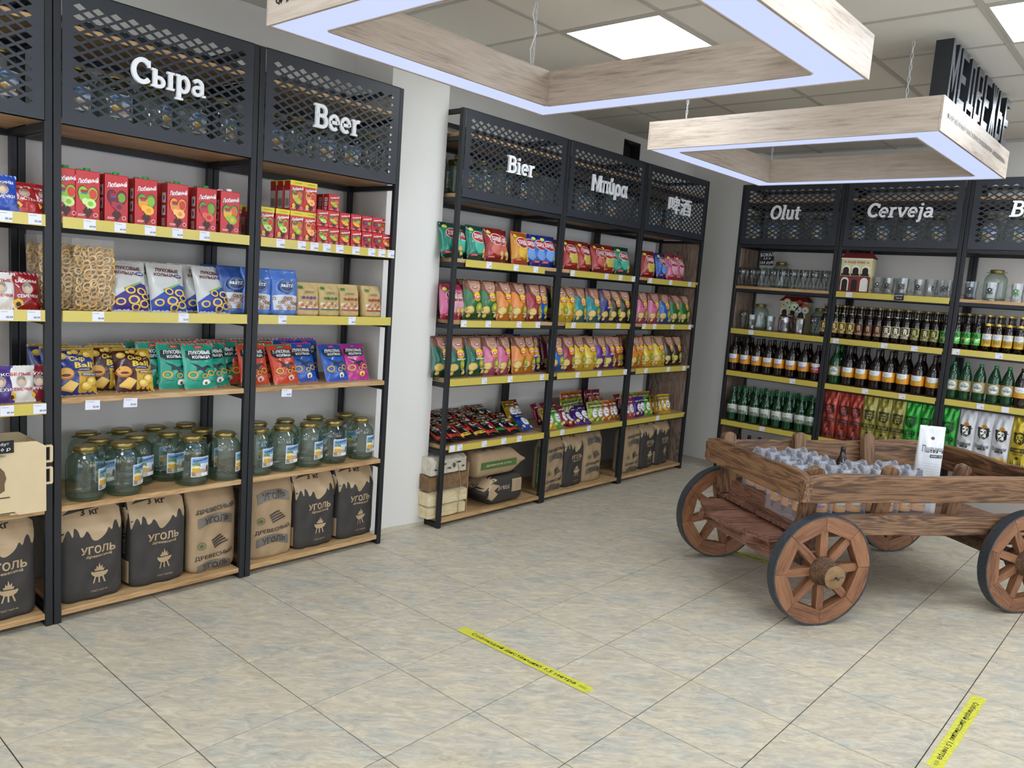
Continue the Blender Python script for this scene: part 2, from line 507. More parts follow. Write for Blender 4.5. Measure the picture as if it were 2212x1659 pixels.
# ------------------------------------------------------------------ the room
S_T = 0.4215
X0, Y0 = 0.8846, -0.3785            # one joint crossing of the tile grid
fl = MB().box(FRONTX, RIGHTY, -0.06, BACKX + 0.2, WALLY + 0.2, -0.006, GROUT).obj('floor')
tag(fl, kind='structure')
tile_me = MB().bbox(0.002, 0.002, -0.006, S_T - 0.002, S_T - 0.002, 0.0, FLOOR, 0.001).mesh('floor_tile')
fixn(tile_me)
half_cache = {}
ntile = 0
rest = MB()
for i in range(-14, 15):
    for j in range(-2, 19):
        x = X0 + i*S_T; y = Y0 - j*S_T
        if x > BACKX - 0.05 or x < FRONTX-.4 or y > WALLY - 0.05 or y < RIGHTY: continue
        vis = (x > -0.35 and y > -3.9 and (x - y*0.9) > 1.9 and (x*0.62 - 0.35 + 3.9 > -y) ) 
        if vis and ntile < 298:
            put('floor_tile', tile_me, fl, (x, y, 0)); ntile += 1
        else:
            rest.bbox(x+.002, y+.002, -0.006, x + S_T-.002, y + S_T-.002, 0, FLOOR, 0.001)
o = rest.obj('floor_tile_rest', fl); o['kind'] = 'stuff'

# left wall with a rough opening near the ceiling
wl = MB()
hx0, hx1, hz0, hz1 = 5.44, 5.70, 2.60, 2.85
wl.box(FRONTX, WALLY, 0, hx0, WALLY+0.3, CEIL+0.05, PAINT); wl.box(hx1, WALLY, 0, BACKX+.2, WALLY+0.3, CEIL+0.05, PAINT)
wl.box(hx0, WALLY, 0, hx1, WALLY+0.3, hz0, PAINT); wl.box(hx0, WALLY, hz1, hx1, WALLY+0.3, CEIL+0.05, PAINT)
wl = tag(wl.obj('wall_left'), kind='structure')
rough_brick = P('rough_dark_masonry', '#2a2420', 0.95, bump=1.0, bscale=30, var=0.5)
rnd = random.Random(4)
ob = MB().box(hx0-.01, WALLY+0.10, hz0-.01, hx1+.01, WALLY+0.14, hz1+.01, rough_brick)
top = [(hx0, hz1+.004)]
n = 16
for k in range(n+1):
    top.append((hx0 + (hx1-hx0)*k/n, hz1 - 0.012 - rnd.uniform(0, .02)))
top.append((hx1, hz1+.004))
ob.prism(top, WALLY+0.004, WALLY+0.1, rough_brick)
for side in (0, 1):
    pts = []
    for k in range(9):
        z = hz0 + (hz1-hz0)*k/8
        pts.append(((hx0 + rnd.uniform(.004, .014)) if side == 0 else (hx1 - rnd.uniform(.004, .014)), z))
    pts += [((hx0 if side == 0 else hx1), hz1), ((hx0 if side == 0 else hx1), hz0)]
    ob.prism(pts, WALLY+0.004, WALLY+0.1, rough_brick)
o = ob.obj('rough_opening', wl); o['label'] = 'dark rough unplastered opening in the wall'

tag(MB().box(BACKX, RIGHTY, 0, BACKX+.2, WALLY+.3, CEIL+.05, PAINT).obj('wall_back'), kind='structure')
tag(MB().box(6.685, -0.195, 0, BACKX+.01, WALLY+.01, CEIL+.02, PAINT).obj('wall_corner'), kind='structure')
wr_ = MB(); WIN = [(1.2, 3.4), (4.0, 6.2)]
wr_.box(FRONTX, RIGHTY-.25, 0, BACKX+.2, RIGHTY, .55, PAINT); wr_.box(FRONTX, RIGHTY-.25, 2.6, BACKX+.2, RIGHTY, CEIL+.05, PAINT)
xx = FRONTX
for a_, b_ in WIN + [(BACKX+.2, None)]:
    wr_.box(xx, RIGHTY-.25, .55, a_, RIGHTY, 2.6, PAINT); xx = b_
tag(wr_.obj('wall_right'), kind='structure')
PANE = glass('window_pane', '#fdfefe', '#e0e6e6', 1.0)
for k, (a_, b_) in enumerate(WIN):
    wo = tag(MB().box(a_, RIGHTY-.14, .55, b_, RIGHTY-.135, 2.6, PANE).obj('window_%d' % (k+1)), kind='structure')
    fw_ = MB()
    for q_ in (a_, (a_+b_)/2-.03, b_-.06): fw_.box(q_, RIGHTY-.17, .55, q_+.06, RIGHTY-.1, 2.6, WHITE)
    fw_.box(a_+.06, RIGHTY-.17, .55, b_-.06, RIGHTY-.1, .61, WHITE); fw_.box(a_+.06, RIGHTY-.17, 2.54, b_-.06, RIGHTY-.1, 2.6, WHITE)
    fw_.obj('window_frame', wo)
    ld = bpy.data.lights.new('window_portal', 'AREA'); ld.shape = 'RECTANGLE'; ld.size = b_-a_; ld.size_y = 2.05
    ld.cycles.is_portal = True
    lo = bpy.data.objects.new('window_portal', ld); col.objects.link(lo); lo.location = ((a_+b_)/2, RIGHTY-.2, 1.575); lo.rotation_euler = (R(90), 0, 0)
wf_ = MB(); WINF = [(-5.8, -4.2), (-3.9, -2.3), (-2.0, -.4)]
wf_.box(FRONTX-.25, RIGHTY, 0, FRONTX, WALLY+.3, .45, PAINT); wf_.box(FRONTX-.25, RIGHTY, 2.65, FRONTX, WALLY+.3, CEIL+.05, PAINT)
yy = RIGHTY
for a_, b_ in WINF + [(WALLY+.3, None)]:
    wf_.box(FRONTX-.25, yy, .45, FRONTX, a_, 2.65, PAINT); yy = b_
tag(wf_.obj('wall_front'), kind='structure')
for k, (a_, b_) in enumerate(WINF):
    wo = tag(MB().box(FRONTX-.14, a_, .45, FRONTX-.135, b_, 2.65, PANE).obj('window_%d' % (k+3)), kind='structure')
    fw_ = MB()
    for q_ in (a_, b_-.06): fw_.box(FRONTX-.17, q_, .45, FRONTX-.1, q_+.06, 2.65, WHITE)
    fw_.box(FRONTX-.17, a_+.06, .45, FRONTX-.1, b_-.06, .51, WHITE); fw_.box(FRONTX-.17, a_+.06, 2.59, FRONTX-.1, b_-.06, 2.65, WHITE)
    fw_.obj('window_frame', wo)
    ld = bpy.data.lights.new('window_portal', 'AREA'); ld.shape = 'RECTANGLE'; ld.size = 2.2; ld.size_y = b_-a_
    ld.cycles.is_portal = True
    lo = bpy.data.objects.new('window_portal', ld); col.objects.link(lo); lo.location = (FRONTX-.2, (a_+b_)/2, 1.55); lo.rotation_euler = (0, R(-90), 0)
cm = MB().box(2.632, 0.125, 0, 3.068, WALLY+.01, CEIL+.02, PAINT)
cl = tag(cm.obj('wall_column'), kind='structure')
sk = P('column_skirt_tile', '#c9c2ad', 0.5, bump=0.2, bscale=20, var=0.1)
pts = [(2.634, 0), (3.066, 0), (3.066, .020)] + [(3.066 - .432*k/8, .022 + .016*k/8 + rnd.uniform(-.003, .003)) for k in range(1, 8)] + [(2.634, .038)]
o = MB().prism(pts, .1225, .1265, sk).obj('skirting', cl)

# ceiling: tile boards in a T-bar grid with light panels
CX0, CPX, CY0, CPY = 3.09, 0.602, -0.672, 0.619
ce = tag(MB().box(FRONTX, RIGHTY, CEIL+.012, BACKX+.2, WALLY+.3, CEIL+.1, CEILT).obj('ceiling'), kind='structure')
ct_me = fixn(MB().bbox(.012, .012, -.001, CPX-.012, CPY-.012, .012, CEILT, .004).mesh('ceiling_tile'))
lightcells = [(0, 0), (1, 3), (4, 3), (-2, 3), (-5, 0), (-5, 3), (-8, 0), (-8, 3), (-8, 6)] + [(i, 6) for i in (-5, -2, 1, 4)]
lamp_tag = {(0, 0): 'square ceiling light panel seen through the nearer hanging wood frame', (1, 3): 'square ceiling light panel cut off at the top right corner'}
rest = MB(); tb = MB()
nct = 0
for i in range(-14, 7):
    for j in range(-2, 13):
        x = CX0 + i*CPX; y = CY0 - (j+1)*CPY
        if x > BACKX or x + CPX < FRONTX or y > WALLY or y < RIGHTY: continue
        if (i, j) in lightcells:
            L = empty('ceiling_light', (x + CPX/2, y + CPY/2, CEIL))
            tag(L, lamp_tag.get((i, j), 'square recessed ceiling light panel outside the picture'), 'ceiling light', 'square ceiling light panels')
            a, b2 = CPX/2-.012, CPY/2-.012
            MB().box(-a+.015, -b2+.015, -.004, a-.015, b2-.015, .002, TROF).obj('diffuser', L)
            fr = MB()
            for s in (-1, 1):
                fr.box(s*a if s < 0 else a-.015, -b2, -.006, s*a+.015 if s < 0 else a, b2, .004, TBAR)
                fr.box(-a+.015, s*b2 if s < 0 else b2-.015, -.006, a-.015, s*b2+.015 if s < 0 else b2, .004, TBAR)
            fr.obj('trim_frame', L)
            continue
        vis = x > 1.0 and y > -4.0
        if vis: put('ceiling_tile', ct_me, ce, (x, y, CEIL)); nct += 1
        else: rest.bbox(x+.012, y+.012, CEIL-.001, x+CPX-.012, y+CPY-.012, CEIL+.012, CEILT, .004)
o = rest.obj('ceiling_tile_rest', ce); o['kind'] = 'stuff'
for i in range(-13, 7):
    x = CX0 + i*CPX
    if x < BACKX: MB().box(x-.0125, RIGHTY, CEIL-.003, x+.0125, WALLY, CEIL+.012, TBAR).obj('grid_bar', ce)
for j in range(-2, 13):
    y = CY0 - j*CPY
    if y < WALLY: MB().box(FRONTX, y-.0125, CEIL-.004, BACKX, y+.0125, CEIL+.012, TBAR).obj('grid_bar', ce)

# ------------------------------------------------------------------ slab-serif sign lettering
def arc(cx, cy, rx, ry, a0, a1, n=10):
    return [(cx + rx*math.cos(R(a0+(a1-a0)*i/n)), cy + ry*math.sin(R(a0+(a1-a0)*i/n))) for i in range(n+1)]
GL = {  # width, strokes (polyline, half width); unit = cap height
 'C': (.66, [(arc(.38,.5,.29,.42,42,318,16), .085), ([(.60,.66),(.60,.93)], .05)]),
 'B': (.66, [([(.17,0),(.17,1)], .085), ([(.02,.045),(.34,.045)], .045), ([(.02,.955),(.34,.955)], .045), ([(.17,.93)]+arc(.36,.73,.17,.20,90,-90,8)+[(.17,.53)], .07), ([(.17,.53)]+arc(.38,.30,.19,.23,90,-90,8)+[(.17,.07)], .07)]),
 'O': (.74, [(arc(.37,.5,.29,.43,0,360,24), .08)]),
 'e': (.54, [([(.10,.36),(.44,.36)]+arc(.27,.36,.19,.29,0,310,14), .07)]),
 'r': (.46, [([(.15,0),(.15,.68)], .08), ([(.02,.04),(.29,.04)], .04), ([(.02,.66),(.17,.66)], .04), (arc(.32,.42,.17,.22,170,68,8), .07)]),
 'i': (.32, [([(.16,0),(.16,.68)], .08), ([(.02,.04),(.30,.04)], .04), ([(.02,.66),(.17,.66)], .04), (arc(.155,.88,.035,.035,0,360,10), .05)]),
 'l': (.32, [([(.16,.0),(.16,1.02)], .08), ([(.02,.99),(.17,.99)], .04), ([(.04,.04),(.28,.04)], .04)]),
 'u': (.58, [([(.13,.68),(.13,.22)]+arc(.27,.22,.14,.17,180,300,7)+[(.44,.22)], .07), ([(.44,0),(.44,.68)], .08), ([(.02,.65),(.14,.65)], .04), ([(.33,.65),(.45,.65)], .04), ([(.44,.04),(.56,.04)], .04)]),
 't': (.40, [([(.16,.9),(.16,.2)]+arc(.27,.19,.11,.13,180,310,6), .075), ([(.01,.64),(.36,.64)], .045)]),
 'v': (.56, [([(.07,.66),(.28,.03)], .075), ([(.49,.66),(.28,.03)], .06), ([(.0,.65),(.19,.65)], .04), ([(.38,.65),(.56,.65)], .04)]),
 'j': (.30, [([(.17,.68),(.17,-.12)]+arc(.04,-.12,.13,.13,0,-90,5), .075), ([(.02,.66),(.18,.66)], .04), (arc(.165,.88,.035,.035,0,360,10), .05)]),
 'a': (.54, [(arc(.25,.45,.16,.18,150,0,8)+[(.41,.1)], .07), ([(.41,.36),(.26,.36)]+arc(.24,.21,.15,.155,90,300,9)+[(.41,.18)], .065), ([(.41,.04),(.54,.04)], .04)]),
 'ь': (.54, [([(.15,0),(.15,.68)], .08), ([(.02,.04),(.2,.04)], .04), ([(.02,.66),(.17,.66)], .04), ([(.15,.38),(.28,.38)]+arc(.28,.21,.16,.17,90,-90,8)+[(.15,.04)], .065)]),
 'ı': (.30, [([(.15,0),(.15,.68)], .08), ([(.02,.04),(.28,.04)], .04), ([(.02,.66),(.28,.66)], .04)]),
 'p': (.58, [([(.15,-.28),(.15,.68)], .08), ([(.02,-.25),(.29,-.25)], .04), ([(.02,.66),(.17,.66)], .04), (arc(.31,.34,.17,.29,140,-140,14), .07)]),
}
def ribbon(mb, pts, hw, y0, y1, mat, sc, ox, oz, shear):
    n = len(pts); nor = []
    for i in range(n):
        a = pts[max(i-1, 0)]; b = pts[min(i+1, n-1)]
        dx, dy = b[0]-a[0], b[1]-a[1]; l = math.hypot(dx, dy) or 1
        nor.append((-dy/l, dx/l))
    def w(p): return (ox + sc*(p[0] + shear*p[1]), oz + sc*p[1])
    Lp = [w((p[0]+q[0]*hw, p[1]+q[1]*hw)) for p, q in zip(pts, nor)]
    Rp = [w((p[0]-q[0]*hw, p[1]-q[1]*hw)) for p, q in zip(pts, nor)]
    vs = [(p[0], y0, p[1]) for p in Lp] + [(p[0], y0, p[1]) for p in Rp] + [(p[0], y1, p[1]) for p in Lp] + [(p[0], y1, p[1]) for p in Rp]
    fs = []
    for i in range(n-1):
        fs += [(i, i+1, n+i+1, n+i), (2*n+i, 3*n+i, 3*n+i+1, 2*n+i+1), (i, 2*n+i, 2*n+i+1, i+1), (n+i, n+i+1, 3*n+i+1, 3*n+i)]
    fs += [(0, n, 3*n, 2*n), (n-1, 3*n-1, 4*n-1, 2*n-1)]
    mb.add(vs, fs, mat)
def slab_word(word, parent, x0, x1, zb, cap, shear=0.0, y0=-0.018, y1=-0.004):
    tot = sum(GL[c][0] for c in word)
    k = (x1-x0)/(tot*cap)
    ox = x0
    for c in word:
        mb = MB()
        for si, (pts, hw) in enumerate(GL[c][1]):
            ribbon(mb, [(p[0]*k, p[1]) for p in pts], hw*1.05, y0-.0006*si, y1+.0004*si, WHITE, cap, ox, zb, shear)
        mb.obj('sign_letter', parent)
        ox += GL[c][0]*cap*k
def font_word(word, parent, x0, x1, zb, zt, bold=0.02, y0=-0.018, y1=-0.004):
    n = len(word)
    vs, fs = T(word, (x0+x1)/2, (zb+zt)/2, x1-x0, zt-zb, bold)
    mb = MB()
    mb.add([(a, y0, b) for a, b in vs], fs, WHITE); m = len(vs)
    mb.add([(a, y1, b) for a, b in vs], fs, WHITE)
    ed = {}
    for f in fs:
        for q in range(len(f)):
            e = (f[q], f[(q+1) % len(f)]); kk = (min(e), max(e)); ed[kk] = ed.get(kk, 0) + 1
    side = [k for k, c in ed.items() if c == 1]
    mb.add([(a, y0, b) for a, b in vs] + [(a, y1, b) for a, b in vs], [(a, b, b+m, a+m) for a, b in side], WHITE)
    mb.obj('sign_letters', parent)

# ------------------------------------------------------------------ shelving
_mesh_cache = {}
def mesh_panel(w, h):
    key = (round(w, 3), round(h, 3))
    if key in _mesh_cache: return _mesh_cache[key]
    mb = MB()
    mx, mz0, mz1 = 0.028, 0.045, 0.042
    iw, ih = w-2*mx, h-mz0-mz1
    nx = round(iw/0.0665); nz = round(ih/0.0385)
    px, pz = iw/nx, ih/nz
    t = 0.003; y0, y1 = 0.0, t
    k = 0.70
    def cell(cx, cz):
        o = [(cx-px/2, cz), (cx, cz-pz/2), (cx+px/2, cz), (cx, cz+pz/2)]
        q = [(cx-px/2*k, cz), (cx, cz-pz/2*k), (cx+px/2*k, cz), (cx, cz+pz/2*k)]
        vs = [(p[0], y0, p[1]) for p in o+q] + [(p[0], y1, p[1]) for p in o+q]
        fs = []
        for i in range(4):
            j = (i+1) % 4
            fs += [(i, j, 4+j, 4+i), (8+i, 12+i, 12+j, 8+j), (4+i, 4+j, 12+j, 12+i)]
        mb.add(vs, fs, BLACK)
    def solid(pts):
        n = len(pts)
        mb.add([(p[0], y0, p[1]) for p in pts] + [(p[0], y1, p[1]) for p in pts], [tuple(range(n)), tuple(range(n, 2*n))[::-1]], BLACK)
    for i in range(nx):
        for j in range(nz): cell(mx + (i+.5)*px, mz0 + (j+.5)*pz)
    for i in range(1, nx):
        for j in range(1, nz): cell(mx + i*px, mz0 + j*pz)
    for i in range(1, nx):
        for z, s in ((mz0, 1), (mz0+ih, -1)):
            solid([(mx+i*px-px/2, z), (mx+i*px+px/2, z), (mx+i*px, z+s*pz/2)])
    for j in range(1, nz):
        for x, s in ((mx, 1), (mx+iw, -1)):
            solid([(x, mz0+j*pz-pz/2), (x, mz0+j*pz+pz/2), (x+s*px/2, mz0+j*pz)])
    for x, s in ((mx, 1), (mx+iw, -1)):
        for z, q in ((mz0, 1), (mz0+ih, -1)):
            solid([(x, z), (x+s*px/2, z), (x, z+q*pz/2)])
    mb.box(0, y0, 0, w, y1, mz0, BLACK); mb.box(0, y0, mz0+ih, w, y1, h, BLACK)
    mb.box(0, y0, mz0, mx, y1, mz0+ih, BLACK); mb.box(mx+iw, y0, mz0, w, y1, mz0+ih, BLACK)
    mb.box(0, y0, h-.003, w, y0+.02, h, BLACK); mb.box(0, y0, 0, w, y0+.02, .003, BLACK)
    me = mb.mesh('mesh_panel')
    _mesh_cache[key] = me
    return me

PST = 0.028      # post tube
TOPZ = 2.573
MESHZ = 2.056
DEP = 0.44
def place_row(row, x, y, z):
    return (x, y, z) if row == 'A' else (ROWC + y, -x, z)
def row_rot(row): return 0.0 if row == 'A' else -PI/2
PRICE_R = random.Random(3)
def price_tag_mesh(txt, w=0.047, h=0.040):
    key = ('tag', txt, w)
    if key in _mesh_cache: return _mesh_cache[key]
    mb = MB().box(-w/2, -.0012, 0, w/2, 0, h, PAPER)
    pr = Print()
    if txt:
        pr('#3b3b42', T(txt, w*.22, h*.30, h=h*.22, bold=.03))
        pr('#8d8d96', rect(-w*.42, h*.80, w*.1, h*.84))
    pr.build(mb, lambda a, b, l: (a, -.0012-l, b))
    _mesh_cache[key] = mb.mesh('price_tag')
    return _mesh_cache[key]

def shelving_unit(row, x0, x1, label, shelves, rails, name='shelving_unit', side_l=None, side_r=None, mesh=True, fbar=True):
    """x0..x1 outer faces. shelves: list of board-top z.  rails: list of (z_top, xa, xb, [(tag x, text)], height)"""
    w = x1-x0
    root = empty(name, place_row(row, x0, 0, 0), (0, 0, row_rot(row)))
    tag(root, label, 'shelving unit', 'black steel shelving units along the walls')
    pm = _mesh_cache.get('post')
    if pm is None:
        pm = fixn(MB().bbox(0, 0, 0, PST, PST, TOPZ, BLACKD, .002).mesh('post')); _mesh_cache['post'] = pm
        foot = None
    for px in (0.001, w-PST-.001):
        for py in (0, DEP-PST): put('post', pm, root, (px, py, 0))
    for z in [TOPZ-PST-.001] + [s-.026-PST for s in shelves if s > .1] + [.004]:
        for px in (0.002, w-PST-.002):
            MB().box(px, PST, z, px+PST-.002, DEP-PST, z+PST-.002, BLACKD).obj('side_bar', root)
        MB().box(PST, DEP-PST+.001, z, w-PST, DEP-.001, z+PST-.002, BLACKD).obj('back_bar', root)
    for s in shelves:
        b = MB().bbox(-(w-2*PST-.004)/2, 0, -.024, (w-2*PST-.004)/2, DEP-.008, 0, OAK, .0015)
        b.obj('shelf_board', root, (w/2, .004, s))
        if s > 0.1 and fbar: MB().box(PST, .006, s-.024-.027, w-PST, .03, s-.0245, BLACKD).obj('front_bar', root)
    if mesh:
        p = put('mesh_panel', mesh_panel(w-2*PST-.006, TOPZ-MESHZ), root, (PST+.003, -.002, MESHZ))
    else: p = None
    for zt, xa, xb, tags, hh in rails:
        rl = MB()
        rl.bbox(0, -.006, 0, xb-xa, -.002, hh, YELLOW, .001); rl.box(0, -.008, 0, xb-xa, -.001, .003, YELLOW)
        ro = rl.obj('price_rail', root, (xa-x0, 0, zt-hh))
        for tx, tt in tags:
            put('price_tag', price_tag_mesh(tt), ro, (tx-xa, -.0065, .0035))
    for sd, px in ((side_l, PST*.5-.002), (side_r, w-PST*.5-.006)):
        if sd:
            a = MB().bbox(0, -.004, -DEP/2+PST, 2.0, .004, DEP/2-PST, OAKV, .001)
            a.obj('side_panel', root, (px+.004, DEP/2, .05), (R(-90), R(-90), 0))
    return root, p
# ------------------------------------------------------------------ goods: prototypes
class Proto:
    def __init__(s, name): s.name = name; s.parts = []
    def part(s, name, mb, sub=(), label=None):
        me = mb.mesh(name) if isinstance(mb, MB) else mb
        s.parts.append((name, me, [(n, (m.mesh(n) if isinstance(m, MB) else m)) for n, m in sub], label))
        return s
def spawn(pr, row, x, y, z, label, cat, group, rz=0.0, tilt=0.0, roll=0.0, mtx=None, scale=None):
    root = empty(pr.name, place_row(row, x, y, z), (tilt, roll, row_rot(row)+rz))
    if scale: root.scale = scale
    tag(root, label, cat, group)
    for n, me, sub, pl in pr.parts:
        o = put(n, me, root)
        if pl: o['label'] = pl
        for sn, sm in sub: put(sn, sm, o)
    return root

def wr(u, v, seed):
    return (math.sin(4.3*u+12.4*v+seed) * .5 + math.sin(11*v-6*u+seed*1.7)*.5 + math.sin(7*u*v+9*v+seed*2.3)*.4)
def pillow(w, h, d, seed=0, seal=.014, nu=20, nv=20, belly=0.3, wav=.0036):
    """filled pillow bag; returns (surface function front, mesh adder)"""
    def th(u, v):
        t = min(1, max(0, (v*h-seal*.5)/(h-seal)))
        e = math.sin(PI*t)
        e = e**.55 if e > 0 else 0
        b = max(0, 1-abs(u)**2.6)**.62
        return d/2*b*e*(1+belly*(0.5-v))
    def hw(v):
        return w/2*(1-.055*math.sin(PI*min(1, max(0, v))))
    def front(x, z, lift=0.0):
        v = z/h; H = hw(v); u = max(-1, min(1, x/H))
        t = th(u, v)
        return (x, -t - wr(u, v, seed)*wav*min(1, t/(d*.2)) - lift - .0004, z)
    def back(x, z):
        v = z/h; u = max(-1, min(1, x/hw(v)))
        return (x, th(u, v)*.85, z)
    def add(mb, matf):
        for side in (0, 1):
            vs = []
            for j in range(nv+1):
                for i in range(nu+1):
                    v = j/nv; u = -1+2*i/nu
                    u = math.copysign(abs(u)**.8, u)
                    x = u*hw(v); z = v*h
                    vs.append(front(x, z) if side == 0 else back(x, z))
            k = nu+1
            rows = {}
            for j in range(nv):
                for i in range(nu):
                    q = (j*k+i, j*k+i+1, (j+1)*k+i+1, (j+1)*k+i)
                    rows.setdefault(matf((j+.5)/nv), []).append(q if side == 0 else q[::-1])
            o = len(mb.v); mb.v.extend(vs)
            for m, qs in rows.items():
                s = mb.slot(m)
                for q in qs: mb.f.append([a+o for a in q]); mb.m.append(s); mb.sm.append(True)
        return mb
    return front, add, hw
def seal_strip(w, h0, h1, mat, amp=.0012, n=14, z0=0):
    mb = MB()
    vs = []; 
    for j in (0, 1):
        for i in range(n+1):
            x = -w/2 + w*i/n
            vs.append((x, -.0012 + (amp if i % 2 else -amp), z0 + (h0 if j == 0 else h1 + (.0015 if i % 2 else 0))))
    k = n+1
    mb.add(vs, [(i, i+1, k+i+1, k+i) for i in range(n)], mat)
    vs2 = [(a, b+.0024, c) for a, b, c in vs]
    mb.add(vs2, [(i, k+i, k+i+1, i+1) for i in range(n)], mat)
    return mb
def sackf(w, h, d, p=4.5, seed=0, wav=.004, top=.16, topw=1.04, bot=.9, nz=24, n=24):
    """flat-bottomed paper bag"""
    def prof(v):
        if v < .06: e = bot + (1-bot)*v/.06
        elif v < .72: e = 1.0
        else:
            t = (v-.72)/.28; e = 1+(top-1)*(t*t*(3-2*t))
        return e
    def wid(v): return w/2*((bot+(1-bot)*min(1, v/.05)) + (topw-1)*max(0, (v-.6)/.4))
    def front(x, z, lift=0.0):
        v = z/h; H = wid(v); u = max(-.999, min(.999, x/H))
        y = d/2*prof(v)*(1-abs(u)**p)**(1/p)
        return (x, -y - wr(u*1.3, v*1.2, seed)*wav*(1-abs(u)**4) - lift, z)
    def left(yy, z, lift=0.0):      # left flank: yy runs front (+) to back (-)
        v = z/h; D = d/2*prof(v); u = max(-.999, min(.999, yy/max(D, 1e-5)))
        x = wid(v)*(1-abs(u)**p)**(1/p)
        return (-x - lift, -yy, z)
    def add(mb, mat):
        vs = []
        for j in range(nz+1):
            v = j/nz; z = v*h
            for sgn in (-1, 1):
                for i in range(n):
                    t = -1 + 2*i/(n-1)
                    u = math.copysign(1-(1-abs(t))**1.6, t) if abs(t) < 1 else t
                    u = u if sgn < 0 else -u
                    y = d/2*prof(v)*max(0, 1-abs(u)**p)**(1/p)
                    if sgn < 0: y = -y - wr(u*1.3, v*1.2, seed)*wav*(1-abs(u)**4)
                    vs.append((wid(v)*u, y + (1e-5 if sgn > 0 else 0), z))
        n2 = 2*n
        fs = [(j*n2+i, j*n2+(i+1) % n2, (j+1)*n2+(i+1) % n2, (j+1)*n2+i) for j in range(nz) for i in range(n2)]
        fs.append(tuple(range(n2))[::-1]); fs.append(tuple(nz*n2+i for i in range(n2)))
        return mb.add(vs, fs, mat, True)
    return front, left, add

# ---- printed motifs
def m_flames(p, colr, cx, z, s):
    p(colr, poly([(cx+a*s, z+b*s) for a, b in ((-.5,0),(-.62,.35),(-.4,.22),(-.34,.75),(-.14,.42),(-.06,1.15),(.16,.5),(.36,.8),(.38,.25),(.6,.4),(.5,0))]))
def m_grill(p, colr, dark, cx, z, s):
    m_flames(p, colr, cx, z+.52*s, .5*s)
    p(colr, poly([(cx-.5*s, z+.5*s)] + [(cx+.5*s*math.cos(R(a)), z+.5*s+.42*s*math.sin(R(a))) for a in range(180, 361, 20)]))
    p(dark, poly([(cx-.38*s, z+.44*s), (cx+.38*s, z+.47*s), (cx+.36*s, z+.52*s), (cx-.36*s, z+.49*s)]))
    for a, b in ((-.2, -.34), (0, 0), (.2, .34)):
        p(colr, poly([(cx+a*s-.045*s, z+.15*s), (cx+a*s+.045*s, z+.15*s), (cx+b*s+.045*s, z-.28*s), (cx+b*s-.045*s, z-.28*s)]))
def m_bear(p, dark, light, cx, z, s, cap=None):
    for q in (-1, 1): p(dark, ell(cx+q*.3*s, z+.36*s, .13*s, .13*s, 10))
    p(dark, blob(cx, z, .42*s, .5*s, 5, 16, .10), None)
    p(light, ell(cx, z+.10*s, .24*s, .28*s, 12))
    p(light, blob(cx+.02*s, z-.2*s, .2*s, .22*s, 7, 12, .1))
    for q in (-1, 1): p(dark, ell(cx+q*.13*s, z+.12*s, .075*s, .06*s, 8))
    p(dark, ell(cx+.02*s, z-.12*s, .09*s, .06*s, 8)); p(dark, ell(cx+.03*s, z-.33*s, .12*s, .07*s, 8))
    if cap: p(cap, poly([(cx-.2*s, z+.42*s), (cx-.12*s, z+.66*s), (cx+.2*s, z+.68*s), (cx+.32*s, z+.44*s)])); p(dark, poly([(cx+.1*s, z+.4*s), (cx+.52*s, z+.26*s), (cx+.5*s, z+.18*s), (cx+.1*s, z+.34*s)]))
def m_chip(p, cx, cz, s, seed, c1='#dcc472', c2='#a98840'):
    p(c2, blob(cx, cz, s*1.05, s*.82, seed, 12, .14)); p(c1, blob(cx-.05*s, cz+.05*s, s*.9, s*.66, seed+1, 12, .14))
def m_rings(p, items, c1='#e9c86a', c2='#b98a2f'):
    for cx, cz, r in items:
        p(c2, ring(cx, cz, r*1.08, r*.84, .42)); p(c1, ring(cx, cz, r, r*.76, .30))

